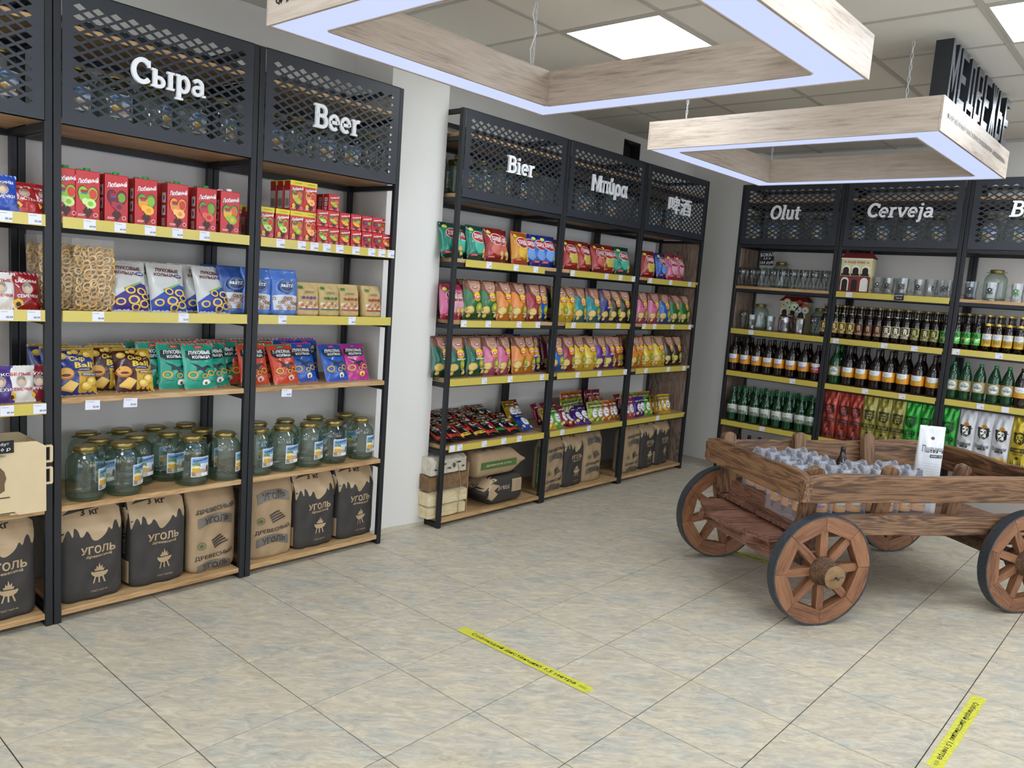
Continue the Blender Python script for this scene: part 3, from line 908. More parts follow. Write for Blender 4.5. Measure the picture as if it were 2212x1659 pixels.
# ---- 3-litre jar
def jar_proto(label=True, plain=False, angle=0.0, name='glass_jar'):
    pr = Proto(name)
    g = MB().lathe([(0, .004), (.058, .004), (.070, .001), (.0755, .008), (.0775, .03), (.0775, .150), (.074, .170), (.064, .188), (.049, .203), (.043, .210), (.0425, .222)], JARGL, 28)
    g.lathe([(0, .008), (.055, .0085), (.068, .012), (.0735, .02)], JARGL, 28)
    pr.part('glass', g)
    l = MB().lathe([(.0445, .212), (.0475, .213), (.048, .222), (.0465, .230), (.042, .2325), (.030, .2315), (0, .2315)], GOLD, 24)
    l.lathe([(.0445, .206), (.0455, .209), (.0455, .213)], GOLD, 24)
    h = MB().tube([(-.047, 0, .213), (-.060, -.012, .212), (-.067, 0, .211), (-.060, .012, .212), (-.047, .004, .213)], .0022, GOLD, 5)
    h.tube([(.047, .005, .213), (.060, .010, .214), (.065, 0, .215), (.058, -.008, .214), (.047, -.003, .213)], .0022, GOLD, 5)
    pr.part('lid', l, [('lid_clip', h)])
    if label:
        r0 = .0782; W = .094; H = .094; zb = .045
        def mp(x, z, lf):
            a = x/r0 - PI/2 + angle
            return ((r0+lf)*math.cos(a), (r0+lf)*math.sin(a), zb+z)
        q = Print()
        q('#dfe6ee', rect(-W/2, 0, W/2, H, 8, 1)); q('#7fa6d8', rect(-W/2+.003, H*.62, W/2-.003, H-.003, 8, 1))
        q('#d6e2f0', rect(-W/2+.003, H*.48, W/2-.003, H*.66, 8, 1)); q('#6f8f4a', blob(-.022, .055, .020, .014, 3))
        q('#8a7f73', rect(-W/2+.003, .003, W/2-.003, H*.28, 8, 1))
        q('#d8a531', blob(-.024, .034, .021, .016, 4)); q('#e9dfd0', blob(-.024, .047, .020, .006, 9))
        q('#b9a48c', blob(.004, .026, .017, .012, 5)); q('#d9d5cf', blob(.012, .045, .008, .011, 6)); q('#77675c', blob(.034, .034, .010, .018, 7)); q('#c7b7a6', blob(-.014, .012, .016, .009, 8))
        q('#b3552f', blob(.010, .013, .006, .005, 11)); q('#f2f2f2', rect(.000, .004, .036, .018, 2, 1))
        q('#23262e', T('Баварское', 0, .079, .074, .014, .01, R(6), .25))
        pr.part('label', q.build(MB(), mp, .012, .0003, .0001))
    return pr
JAR = [jar_proto(True, angle=a) for a in (.05, .25, .45, .75)]
JAR0 = jar_proto(False)

# ---- juice cartons
FRUIT = {'apple': ('#8fc23a', '#cfe69a', '#d2402e'), 'cherry': ('#6d1f35', '#a93346', '#7aa23a'), 'mango': ('#f0a022', '#f6b944', '#8db63e'),
         'peach': ('#f0953a', '#f7c27a', '#c8452f'), 'tomato': ('#c93427', '#e3685a', '#7aa23a'), 'multi': ('#e8b23a', '#9cbf3d', '#e0673a')}
def carton(name, w, h, d, fruit, top=None, cap=None, body='#c11f24', size=1.0):
    pr = Proto(name)
    bm = P('carton_' + body, body, .38, coat=.2)
    side = P('carton_side_' + body, body, .42)
    mb = MB().bbox(-w/2, 0, 0, w/2, d, h, bm, .0022)
    if top: mb.box(-w/2-.0003, -.0003, h*.84, w/2+.0003, d+.0003, h+.0004, P('carton_' + top, top, .4))
    pr.part('carton_body', mb)
    c = FRUIT[fruit]; q = Print()
    q('#4a1512', poly([(-w*.22, h*.17), (0, h*.01), (w*.22, h*.17), (0, h*.3)]))
    q('#3f120f', heart(0, h*.43, w*.86, h*.52)); q('#5c9a3a' if fruit in ('mango', 'tomato', 'multi') else c[0], heart(0, h*.435, w*.80, h*.48))
    q(c[2], ell(w*.2, h*.53, w*.17, h*.10)); q(c[0], ell(-w*.15, h*.48, w*.22, h*.13)); q(c[1], ell(w*.1, h*.33, w*.24, h*.10, 14, R(-12)))
    q(c[0], ell(w*.1, h*.33, w*.12, h*.05, 10, R(-12))); q(c[1], ell(-w*.12, h*.37, w*.13, h*.07))
    q('#b01f22', rect(-w*.30, h*.55, -w*.02, h*.60)); q('#3f66b8', rect(-w*.28, h*.52, -w*.04, h*.545))
    q('#ffffff', T('Любимый', 0, h*.80 if not top else h*.74, w*.84, h*.105, .02, R(8), .2))
    q('#f4e9e6', rect(-w*.42, h*.09, -w*.10, h*.10)); q('#f4e9e6', rect(-w*.42, h*.065, -w*.16, h*.075)); q('#f4e9e6', ring(w*.30, h*.10, w*.09, w*.09, .2, 12))
    if top: q('#f2cf2a', ell(-w*.28, h*.17, w*.13, w*.13, 12)); q('#3a3020', T('Сок', -w*.28, h*.17, w*.12)); q('#33302a', T('СУПЕРЦЕНА', 0, h*.92, w*.6, h*.03))
    pr.part('front_print', q.build(MB(), lambda x, z, l: (x, -l, z)))
    s = Print()
    s('#9a1b1f', rect(0.004, .004, d-.004, h*.98))
    if top: s('#b9b2aa', rect(.006, .01, d-.006, h*.66)); s('#7d7770', rect(.010, .02, d-.012, h*.4))
    else:
        for a, b in ((.56, .78), (.28, .5)): s('#cfc9c4', rect(d*.25, h*a, d*.75, h*b)); s('#5d5a58', blob(d*.5, h*(a+b)/2, d*.12, h*.06, 3))
        for k in range(5): s('#e8e4e0', rect(d*.28, h*(.05+.035*k), d*.72, h*(.066+.035*k)))
    pr.part('side_print', s.build(MB(), lambda x, z, l: (-w/2-.0004-l, x, z)))
    if cap:
        cm = P('cap_' + cap, cap, .4)
        pr.part('cap', MB().lathe([(.013, h), (.0135, h+.004), (.0135, h+.011), (.011, h+.0125), (0, h+.0125)], cm, 14, c=(.006, d*.45, 0)))
    return pr

# ---- snack bags
def bag_proto(name, w, h, d, bodyf, q, seed=0, seal=None, seal_h=.016, metal=False, belly=.3, fine=.018, sealb=True):
    pr = Proto(name)
    fr, add, hw = pillow(w, h, d, seed, seal_h, belly=belly)
    pr.part('bag_film', add(MB(), bodyf))
    pr.part('front_print', q.build(MB(), fr, fine, .0015))
    if seal:
        sm = film(seal)
        pr.part('top_seal', seal_strip(w*1.0, -seal_h, .001, sm, z0=h))
        if sealb: pr.part('bottom_seal', seal_strip(w*1.0, -.001, seal_h*.7, sm, z0=0))
    return pr
def lays(c_top, c_mid, c_bot, seed, txt=None, seal=None):
    w, h, d = .172, .255, .075
    q = Print()
    q('#7a4a35', poly([(-.075, .25), (.075, .25), (.07, .20), (.03, .165), (-.03, .165), (-.07, .20)]))
    q('#c79a82', poly([(-.05, .25), (.055, .25), (.04, .19), (.012, .165), (-.014, .167), (-.045, .20)]))
    q('#8c4036', ell(.0, .205, .024, .008)); q('#f2e8e2', ell(.0, .2065, .018, .0035))
    q('#d9a21b', ell(.012, .148, .034, .030)); q('#f2cd2e', ell(.012, .156, .030, .020)); q('#c2242b', poly([(-.026, .152), (.050, .158), (.046, .140), (-.022, .134)]))
    q('#ffffff', T("Lay's", .012, .147, .052, .019, .03, R(3)))
    if txt: q('#f4f6f7', T(txt, .020, .114, .085, .016, .02, R(2)))
    q('#a88a2e', ell(.030, .080, .028, .031)); q('#8fae3c', ell(.030, .082, .020, .022)); q('#d6c655', ell(.030, .082, .010, .012))
    m_chip(q, -.045, .062, .034, seed); m_chip(q, .045, .030, .018, seed+3); m_chip(q, -.055, .026, .016, seed+5)
    q('#e8e8e8', rect(.012, .046, .052, .050))
    return bag_proto('chips_bag', w, h, d, lambda v: film(c_top) if v > .76 else (film(c_mid) if v > .18 else film(c_bot)), q, seed, seal or c_top)
def kart(c_mid, c_dark, c_hi, seed):
    w, h, d = .175, .215, .085
    q = Print()
    q(c_hi, blob(.01, .085, .055, .045, seed, 14, .12))
    q('#e3dccf', ell(0, .142, .058, .037, 18, R(-6))); q('#a3161c', ell(0, .142, .054, .033, 18, R(-6)))
    q('#ffffff', T('РУССКАЯ', -.002, .152, .080, .015, .03, R(-4))); q('#ffffff', T('КАРТОШКА', .002, .136, .088, .015, .03, R(-4)))
    q('#e9c7a0', T('картофельная', .016, .122, .05, .006, .0, R(-4)))
    m_chip(q, .05, .055, .022, seed); m_chip(q, .062, .030, .017, seed+2); m_chip(q, -.058, .185, .016, seed+4, '#cfd45a', '#9aa53a')
    q('#b01a1f', poly([(-.07, .034), (-.01, .038), (-.012, .022), (-.072, .018)])); q('#f2e6dc', T('С ЗЕЛЕНЬЮ', -.041, .028, .048, .007))
    return bag_proto('chips_bag', w, h, d, lambda v: film(c_dark) if (v < .14 or v > .86) else film(c_mid), q, seed, c_dark)
def onion_white(c, seed):
    w, h, d = .165, .225, .06
    q = Print()
    q(c, poly([(-.078, .004), (.078, .004), (.078, .118), (.045, .125), (.0, .100), (-.04, .078), (-.078, .052)]), .015)
    q('#7fae4a', poly([(-.03, .098), (.05, .132), (.056, .128), (-.02, .090)]))
    q('#5e1c22', T('ЛУКОВЫЕ', .004, .192, .105, .019, .03, R(-3))); q('#5e1c22', T('КОЛЬЦА', -.014, .168, .085, .018, .03, R(-3)))
    q('#27356f', ell(.048, .165, .020, .009)); q('#ffffff', T('смет', .048, .165, .025, .008))
    m_rings(q, [(-.045, .040, .020), (.010, .048, .024), (.055, .032, .021), (.045, .085, .022), (-.004, .088, .020), (.018, .018, .018), (.060, .062, .018)])
    return bag_proto('snack_bag', w, h, d, lambda v: film('#c9c9c6'), q, seed, '#bcbcb9')
def onion_col(body, sealc, dark, seed, blobc='#e9e4dc'):
    w, h, d = .158, .215, .055
    q = Print()
    q('#1d2a30', poly([(-.062, .182), (.064, .186), (.066, .148), (.038, .135), (-.046, .134), (-.066, .152)]))
    q('#f3f6f4', T('ЛУКОВЫЕ', 0, .172, .108, .019, .035, R(1))); q('#f3f6f4', T('КОЛЬЦА', .004, .149, .088, .017, .035, R(1)))
    q(sealc, rect(-.02, .190, .018, .206)); q('#e9d9d5', T('РЫБА', 0, .198, .028, .006))
    q('#1d2a30', poly([(-.052, .124), (-.018, .112), (.0, .100), (.034, .110), (.055, .096), (.030, .100), (.012, .082), (.028, .066), (.014, .068), (-.004, .088), (-.026, .084), (-.022, .102)]))
    m_rings(q, [(-.042, .066, .022), (.044, .072, .018), (.012, .060, .014)], '#dcb04c', '#8a6a2a')
    q(blobc, blob(.020, .030, .018, .014, seed)); q('#4b4440', ell(.020, .026, .006, .007)); q('#1d2a30', rect(-.05, .038, -.012, .040)); q('#1d2a30', rect(.042, .030, .062, .032))
    return bag_proto('snack_bag', w, h, d, lambda v: film(body), q, seed, sealc, .015)
def cheese(c, c2, seed):
    w, h, d = .165, .20, .06
    q = Print()
    q('#c9a02e', poly([(.0, .004), (.078, .004), (.078, .19), (.03, .19), (-.01, .15), (.005, .08)]), .02)
    q(c, ell(.022, .135, .055, .034)); q('#e7c945', T('Сыр', .006, .150, .06, .026, .03)); q('#e7c945', T('Ball', .028, .124, .07, .026, .03))
    q('#2b2f6b', ell(.028, .106, .034, .009)); q('#e8e0c0', T('копченый', .028, .106, .04, .006))
    q('#b56d2a', ell(-.045, .088, .033, .026)); q('#e0a850', ell(-.045, .092, .029, .022)); q('#6b241c', ell(-.044, .082, .018, .006))
    q('#e9bd62', poly([(-.07, .030), (-.03, .062), (.002, .045), (-.02, .016)])); q('#d8a63f', poly([(-.07, .030), (-.02, .016), (-.024, .010), (-.068, .022)]))
    for a, b, s in ((-.05, .165, .018), (.0, .182, .014), (.045, .170, .016), (-.02, .178, .010), (.055, .055, .022), (.03, .035, .02)): q('#d9b04a', ell(a, b, s, s*.8)); q('#f0d27a', ell(a-.003, b+.003, s*.6, s*.45))
    q(c2, rect(.012, .078, .076, .088)); q('#f4e4c0', T('волнистые', .044, .083, .05, .006))
    return bag_proto('snack_bag', w, h, d, lambda v: film(c) if v < .93 else film('#a98a35'), q, seed, '#a98a35', .012)
def seeds(c, seed, txt='СЕМЕЧКИ', t1='БАБКИНЫ', tc='#f2ebe6'):
    w, h, d = .105, .145, .04
    q = Print()
    q('#b9ada0', ell(0, .082, .020, .022)); q('#8c8378', ell(0, .094, .015, .012)); q('#d8b79c', ell(0, .080, .010, .012))
    q(tc, T(t1, 0, .112, .075, .012, .02)); q(tc, T(txt, 0, .052, .075, .013, .02)); q('#d9a92c', blob(-.035, .025, .018, .016, seed)); q('#2d2420', blob(-.035, .02, .009, .009, seed+1))
    return bag_proto('snack_bag', w, h, d, lambda v: film(c), q, seed, c, .012)
def snack_oval(c, c2, seed, txt='КИРИЕШКИ'):
    w, h, d = .115, .165, .035
    q = Print()
    q('#f2f2f0', ell(.012, .075, .034, .038)); q(c2, ring(.012, .075, .031, .035, .08)); q('#3a3a42', T('Хрус', .012, .084, .040, .013, .02)); q('#3a3a42', T('Тим', .012, .066, .034, .012, .02))
    q(c2, poly([(-.05, .15), (.05, .15), (.05, .125), (-.05, .11)])); q('#f4efe2', T(txt, 0, .132, .07, .011, .02))
    m_chip(q, -.03, .03, .016, seed); m_chip(q, .035, .022, .014, seed+1)
    return bag_proto('snack_bag', w, h, d, lambda v: foil(c), q, seed, c, .010)
def snack_black(c2, seed):
    w, h, d = .115, .19, .03
    q = Print()
    q('#b0261f', poly([(-.052, .18), (-.042, .18), (-.036, .01), (-.048, .01)]))
    q('#d8d6d2', T('сухарики', .012, .13, .075, .020, .03, R(12))); q('#8d8a86', T('ржаные', .012, .108, .06, .012, .02, R(12)))
    q('#e4e6ea', ell(.030, .080, .018, .018)); q('#3a3a42', T('50', .030, .080, .018))
    q(c2, poly([(-.05, .045), (.055, .055), (.055, .03), (-.05, .02)])); q('#1d1a18', T('холодец', .004, .038, .07, .012, .02, R(5)))
    for k in range(4): q('#c79a4d', poly([(-.04+.025*k, .16), (-.025+.025*k, .168), (-.02+.025*k, .150), (-.036+.025*k, .146)]))
    return bag_proto('snack_bag', w, h, d, lambda v: foil('#1b1a1c'), q, seed, '#1b1a1c', .010)

# ---- flat-bottom bags
TANP = '#b9a07e'
def coal_proto(w=.262, h=.415, d=.15, seed=0):
    pr = Proto('charcoal_bag')
    f, l, add = sackf(w, h, d, 5, seed, .005)
    pr.part('paper_bag', add(MB(), COALBK))
    q = Print(); H = w/2*.98
    top = [(-H, h*.995), (H, h*.995)]
    e = [(H, .34), (H*.86, .29), (H*.80, .345), (H*.66, .33), (H*.56, .30), (H*.47, .325), (H*.34, .285), (H*.12, .262), (-.04*H, .268), (-.14*H, .30), (-H*.24, .318), (-H*.34, .295), (-H*.46, .290), (-H*.50, .325), (-H*.62, .335), (-H*.68, .285), (-H*.76, .330), (-H*.88, .32), (-H, .255)]
    q(TANP, poly([(-H, h*.995)] + chaikin([(-H, h*.995)] + [(a, b*h/.415) for a, b in e][::-1] + [(H, h*.995)], 2) + [(H, h*.995)]), .02)
    q(TANP, T('УГОЛЬ', .018, h*.545, w*.56, h*.085, .03)); q(TANP, T('древесный', .022, h*.475, w*.42, h*.040, .02))
    q('#2b2724', T('3 кг', 0, h*.93, w*.3, h*.06, .03))
    m_grill(q, TANP, '#3a3633', .022, h*.22, w*.26)
    q(TANP, T('ГОСТ 7657-84', .022, h*.095, w*.27, h*.018, .01))
    pr.part('front_print', q.build(MB(), f, .02, .0016))
    s = Print()
    s('#b9a07e', rect(-d*.12, h*.05, d*.34, h*.30, 2, 2)); s('#8d7a60', rect(-d*.12, h*.265, d*.34, h*.27, 2, 1))
    for k in range(6): s('#8d7a60', rect(-d*.06, h*(.08+.025*k), d*.28, h*(.084+.025*k)))
    s('#d2bd9c', T('УГОЛЬ 3 КГ', d*.10, h*.52, h*.30, d*.14, .02, R(90)))
    s(TANP, poly([(-d*.3, h*.80), (-d*.1, h*.66), (d*.05, h*.76), (d*.2, h*.62), (d*.3, h*.8), (d*.2, h*.9), (-d*.2, h*.9)]))
    pr.part('side_print', s.build(MB(), l, .02, .004))
    return pr
def tan_proto(w=.25, h=.42, d=.14, seed=1, off=0.0, right=False):
    pr = Proto('charcoal_bag')
    f, l, add = sackf(w, h, d, 4, seed, .006)
    pr.part('paper_bag', add(MB(), KRAFT))
    q = Print(); dk = '#3b342c'; gr = '#6f675e'
    for z in (-.235+off, .0+off, .235+off):
        if -.02 < z+.15 < h-.06: q(dk, T('ДРЕВЕСНЫЙ', 0, z+.15, w*.8, .030, .03, R(4)))
        zz = z+.085
        if -.0 < zz < h-.06:
            pts = [(-w*.36+w*.72*k/8, zz-.025+.020*math.sin(PI*k/8)) for k in range(9)] + [(w*.36-w*.72*k/8, zz+.022+.020*math.sin(PI*(8-k)/8)) for k in range(9)]
            q(gr, poly(pts)); q(dk, T('УГОЛЬ', .005, zz+.012, w*.52, .034, .035, R(3)))
        zl = z+.205
        if 0 < zl < h-.07:
            for k in range(4): q(dk, poly([(w*(.02-.02*k)-.01, zl-.02+.012*k), (w*.28-.012*k, zl+.002+.012*k), (w*.27-.012*k, zl+.010+.012*k), (w*(.02-.02*k)-.012, zl-.012+.012*k)]))
            q('#4c6b3c', ring(-w*.28, zl, .020, .020, .15)); q('#4c6b3c', blob(-w*.28, zl, .010, .010, 3))
    pr.part('front_print', q.build(MB(), f, .02, .0016))
    s = Print(); s('#4a6a35', rect(-d*.1, h*.04, d*.16, h*.80, 2, 6)); s('#c9b798', T('древесный уголь', d*.03, h*.42, h*.55, d*.10, .02, R(90)))
    pr.part('side_print', s.build(MB(), (lambda a, z, k: (lambda p: (-p[0], p[1], p[2]))(l(-a, z, k))) if right else l, .02, .004))
    return pr
def kraft_proto(accent, seed):
    pr = Proto('kraft_snack_bag'); w, h, d = .128, .172, .06
    f, l, add = sackf(w, h, d, 4, seed, .003, top=.12)
    pr.part('paper_bag', add(MB(), P('light_kraft', '#c3aa74', .75, bump=.3, bscale=25, var=.08)))
    q = Print()
    q('#d9cfc0', rect(-w*.44, h*.20, w*.44, h*.40, 4, 2)); 
    for k in range(9): q('#a9713f' if k % 2 else '#c9935a', blob(-w*.36+w*.09*k, h*(.27+.05*(k % 3)), .010, .009, k))
    q(accent, rect(-w*.44, h*.175, w*.44, h*.215, 4, 1)); q('#7d6a45', rect(-w*.28, h*.66, w*.3, h*.665)); q('#7d6a45', rect(-w*.28, h*.74, w*.3, h*.745)); q('#5e5136', T('ОРЕХИ', 0, h*.70, w*.4, h*.05, .02))
    for k in range(4): q(accent, blob(-w*.25+w*.17*k, h*.53, .009, .008, k+seed))
    q('#3f7a3c', rect(-w*.42, h*.80, -w*.24, h*.88))
    pr.part('front_print', q.build(MB(), f, .02, .0016))
    return pr
def pretzel_proto(dark=False):
    pr = Proto('pretzel_bag'); w, h, d = .15, .228, .085
    f, l, add = sackf(w, h, d, 4, 4, .003, top=.10)
    c = '#4f78c4' if not dark else '#33508f'
    pr.part('paper_bag', add(MB(), film(c)))
    q = Print()
    q('#cfd6e2', poly([(-w*.46, h*.42)] + [(w*.46*math.cos(R(a)), h*.42 - h*.04*math.sin(R(a))) for a in range(180, 361, 30)] + [(w*.42, h*.12), (-w*.42, h*.12)]), .02)
    rr = random.Random(3)
    for k in range(26):
        x = rr.uniform(-.42, .42)*w; z = rr.uniform(.14, .41)*h
        q(('#a9774a', '#c79a68', '#8c5c35')[k % 3], ring(x, z, .010, .008, .4, 8))
    q('#3f5f9f', ell(0, h*.645, w*.30, h*.145)); q('#2f3f63', ell(0, h*.645, w*.27, h*.125)); q('#e9eef4', T('BRETZ', 0, h*.66, w*.44, h*.06, .03)); q('#b9c4d6', ring(0, h*.645, w*.255, h*.115, .05)); q('#dfe6ef', T('XX', 0, h*.72, w*.1, h*.03))
    for k in range(8): q('#6f93d6', rect(-w*.45, h*(.015+.012*k), w*.45, h*(.019+.012*k)))
    pr.part('front_print', q.build(MB(), f, .02, .0016))
    return pr
def pouch_proto(c, dark, txt, seed, cap=None, white=False):
    pr = Proto('foil_pouch'); w, h, d = .118, .40, .075
    f, l, add = sackf(w, h, d, 2.6, seed, .006, top=.12, topw=1.0, bot=.95)
    pr.part('pouch_film', add(MB(), film(c) if white else foil(c)))
    q = Print()
    light = c
    m_bear(q, dark, '#e8e4da' if white else c, 0, h*.60, w*.78, cap)
    if white:
        q(dark, T('Пшеничное', 0, h*.36, w*.78, .030, .01)); q(dark, rect(-w*.2, h*.285, w*.25, h*.32)); q('#e8e8ec', T('ПИВО', .002, h*.302, w*.3, .008)); q('#d9a531', rect(-w*.46, .01, w*.46, h*.18, 4, 2))
    else:
        q(dark, rect(-w*.40, h*.345, w*.40, h*.425, 4, 1)); q(c, T(txt, 0, h*.385, w*.62, .020, .03)); q(dark, T('МЕДВЕЖЬЕ', 0, h*.31, w*.6, .012)); q(dark, ell(0, h*.24, w*.09, h*.03))
        for k in range(7): q(dark, poly([(-w*.42+w*.13*k-.006, .02), (-w*.42+w*.13*k+.006, .02), (-w*.42+w*.13*k, .06+.02*(k % 3))]))
    pr.part('front_print', q.build(MB(), f, .02, .0016))
    return pr

# ---- bottles
def cylmap(r, zb, ang=0.0):
    return lambda x, z, l: ((r+l)*math.cos(x/r-PI/2+ang), (r+l)*math.sin(x/r-PI/2+ang), zb+z)
def pet_proto(glassm, capc, lab, h=.305, r=.046, ang=0.0, handle=None, name='plastic_bottle'):
    pr = Proto(name)
    b = MB().lathe([(0, .004), (r*.6, .002), (r*.86, 0), (r*.98, .012), (r, .03), (r*.97, .055), (r, .066), (r, .155), (r*.97, .16), (r, .168), (r*.92, .195), (r*.66, .228), (r*.40, .255), (r*.33, .266), (r*.30, .285*h/.305)], glassm, 20)
    pr.part('bottle_body', b)
    cm = P('cap_' + capc, capc, .35)
    c = MB().lathe([(.0142, h-.022), (.0148, h-.018), (.0148, h-.003), (.0125, h), (0, h)], cm, 14); c.lathe([(.0165, h-.030), (.0170, h-.026), (.0142, h-.024)], cm, 14)
    pr.part('cap', c)
    if handle:
        hm = P('cap_' + handle, handle, .4)
        pr.part('carry_ring', MB().tube([(.016*math.cos(a) + .022, .016*math.sin(a)*1.2, h-.030+.004*math.cos(a)) for a in [2*PI*k/12 for k in range(12)]], .0026, hm, 5, True))
    q = Print(); W = 2*PI*r; zb, H = .072, .078; half = W*.44
    q(lab['bg'], rect(-half, 0, half, H, 48, 1))
    if lab['k'] == 'orange':
        q('#e6e6e8', poly([(-.042, H)] + [(-.042+.084*k/8, H*.62-.016*math.sin(PI*k/8)) for k in range(9)] + [(.042, H)]), .012)
        q('#8c98b8', T('Варим', 0, H*.70, .030, .008)); q(lab['ink'], T(lab['t'], .004, H*.42, .044, .018, .03)); q('#b5761b', rect(-.034, H*.12, .034, H*.15, 4, 1))
    elif lab['k'] == 'white':
        q(lab['ink'], poly([(-.05, H*.1)] + [(-.05+.1*k/10, H*(.30+.12*(k % 3))) for k in range(11)] + [(.05, 0), (-.05, 0)]), .012)
        q('#35603c', rect(-.05, H*.0, .05, H*.12, 8, 1)); q('#2f4f35', T(lab['t'], 0, H*.42, .050, .020, .03)); q('#8f9690', rect(-.03, H*.72, .03, H*.76, 4, 1))
    elif lab['k'] == 'oval':
        q('#dfe2dc', ell(0, H*.5, .040, H*.46, 20)); q('#b4892f', ring(0, H*.5, .042, H*.48, .08, 20)); q('#1f5a36', ring(0, H*.5, .036, H*.42, .06, 20)); q('#1d4a30', T(lab['t'], 0, H*.46, .056, .018, .03)); q('#1d4a30', T('наше', 0, H*.68, .02, .008))
    elif lab['k'] == 'red':
        q('#e3e1e0', poly([(-.040, H)] + [(-.040+.08*k/8, H*.72-.012*math.sin(PI*k/8)) for k in range(9)] + [(.040, H)]), .012)
        q('#e9e3df', T(lab['t'], 0, H*.40, .056, .014, .03)); q('#e9e3df', T('100', 0, H*.18, .02, .008))
    pr.part('label', q.build(MB(), cylmap(r+.0006, zb, ang), .006, .0002, .0003))
    return pr
def beer_proto(lab, cap='#8f7a3a', h=.272, r=.0325):
    pr = Proto('beer_bottle')
    pr.part('bottle_body', MB().lathe([(0, .003), (r*.8, 0), (r, .006), (r, .150), (r*.93, .168), (r*.62, .192), (.0135, .212), (.0128, .245), (.0145, .250), (.0140, .262)], BROWNGL, 18))
    cm = P('crown_' + cap, cap, .35, .4)
    pr.part('cap', MB().lathe([(.0150, h-.014), (.0158, h-.012), (.0140, h-.003), (.0115, h), (0, h)], cm, 14))
    q = Print(); zb, H = .040, .092; half = .040
    k = lab['k']
    q(lab['bg'], rect(-half, 0, half, H, 24, 1))
    if k == 'bear':
        m_bear(q, lab['dark'], lab['light'], 0, H*.62, .062); q(lab['dark'], rect(-half, 0, half, H*.27, 10, 1)); q(lab['light'], T(lab['t'], 0, H*.14, .056, .018, .03))
    elif k == 'ipa':
        q('#14351c', T('IPA', -.004, H*.74, .050, .034, .04)); q('#7fd05a', rect(.0, H*.2, half, H*.5, 4, 1)); q('#e6f0dc', poly([(.008, H*.42), (.036, H*.58), (.036, H*.5), (.012, H*.34)])); q('#c4702a', blob(-.016, H*.42, .010, .010, 2)); q('#3a4a3c', blob(-.014, H*.22, .013, .016, 4))
    elif k == 'gold':
        q('#dfe1e4', poly([(-half, H)] + [(-half+2*half*j/8, H*(.52+.05*math.sin(j))) for j in range(9)] + [(half, H)]), .012); q('#b9c4d4', blob(0, H*.78, .018, .010, 3)); q('#7d7420', T('НАШЕ', 0, H*.48, .046, .020, .03)); q('#7d7420', T('ПИВО', .002, H*.28, .046, .018, .03))
    pr.part('label', q.build(MB(), cylmap(r+.0005, zb), .006, .0002, .0003))
    n = Print()
    if k == 'gold': n('#e7c04a', ell(0, .006, .020, .013))
    elif k == 'bear': n(lab['light'], rect(-.012, 0, .012, .008, 4, 1)); n(lab['dark'], rect(-.012, .002, .012, .005, 4, 1))
    if n.it:
        rr = .0205 if k == 'gold' else .0185
        n2 = MB(); n.build(n2, cylmap(rr, .190 if k == 'gold' else .200), .008, .0003, .0001); pr.part('neck_label', n2)
    return pr
# ------------------------------------------------------------------ shelving units
def tags_at(xs, txt): return [(x, txt) for x in xs]
R1, R2, R3, R4 = 1.70, 1.322, .952, .527
RH = .045
UNIT = {}
u, p = shelving_unit('A', 0.0, .866, 'black shelving unit cut off by the left picture edge', [2.082, 2.44, R1-.002, R2-.002, R3-.002, .51, .055],
    [(R1, .03, .838, [(.70, '55.00'), (.80, '55.00')], RH), (R2+.004, .03, .836, [(.70, '35.00'), (.795, '35.00')], RH), (R3, .03, .838, [(.70, '49.00'), (.815, '49.00')], RH)], fbar=False)
UNIT[0] = u
u, p = shelving_unit('A', .868, 1.744, 'black shelving unit with white Сыра sign on its mesh', [2.082, 2.44, R1-.002, R2-.002, .965, .51, .055],
    [(R1, .90, 1.714, [(1.0, '63.00'), (1.12, '63.00'), (1.245, '63.00'), (1.365, '63.00'), (1.49, '63.00')], RH), (R2+.004, .90, 1.714, [(1.035, '90.00'), (1.40, '35.00')], RH)], fbar=False)
UNIT[1] = u
slab_word(['C', 'ь', 'ı', 'p', 'a'], p, 1.153-.868-PST-.003, 1.474-.868-PST-.003, 2.275-MESHZ, .105)
for tx in (1.015, 1.17): put('price_tag', price_tag_mesh('32.00', .058), u, (tx-.868, -.004, .912), (0, R(2), 0))
u, p = shelving_unit('A', 1.746, 2.616, 'black shelving unit with white Beer sign beside the column', [2.082, 2.44, R1-.002, R2-.002, .965, .51, .055],
    [(R1, 1.775, 2.600, [(1.88, '42.00'), (2.0, '42.00'), (2.075, '42.00'), (2.15, '22.00'), (2.23, '22.00'), (2.335, '22.00'), (2.44, '22.00'), (2.51, '22.00'), (2.575, '22.00')], RH), (R2+.004, 1.775, 2.600, [(1.905, '44.00'), (2.33, '38.00')], RH)], fbar=False)
UNIT[2] = u
slab_word(['B', 'e', 'e', 'r'], p, 2.035-1.746-PST-.003, 2.322-1.746-PST-.003, 2.262-MESHZ, .115)
put('price_tag', price_tag_mesh('32.00', .058), u, (1.945-1.746, -.004, .912), (0, R(3), 0))
BX = [3.070, 4.098, 5.099, 6.114]
u, p = shelving_unit('A', 3.070, 4.0965, 'black shelving unit with white Bier sign right of the column', [2.082, 2.44, 1.692, 1.316, R3-.002, R4-.002, .055],
    [(1.688, 3.165, 3.93, [(3.37, '47'), (3.63, '47'), (3.83, '47')], .042), (1.316, 3.155, 3.925, [(3.18, '47'), (3.40, '47'), (3.70, '47'), (3.895, '47')], .042), (R3, 3.095, 4.06, [(3.40, '47'), (3.65, '47'), (3.985, '47')], RH), (R4, 3.12, 4.06, [(3.15, ''), (3.215, '12'), (3.44, '12'), (3.63, '12'), (3.79, '12')], .040)])
UNIT[3] = u
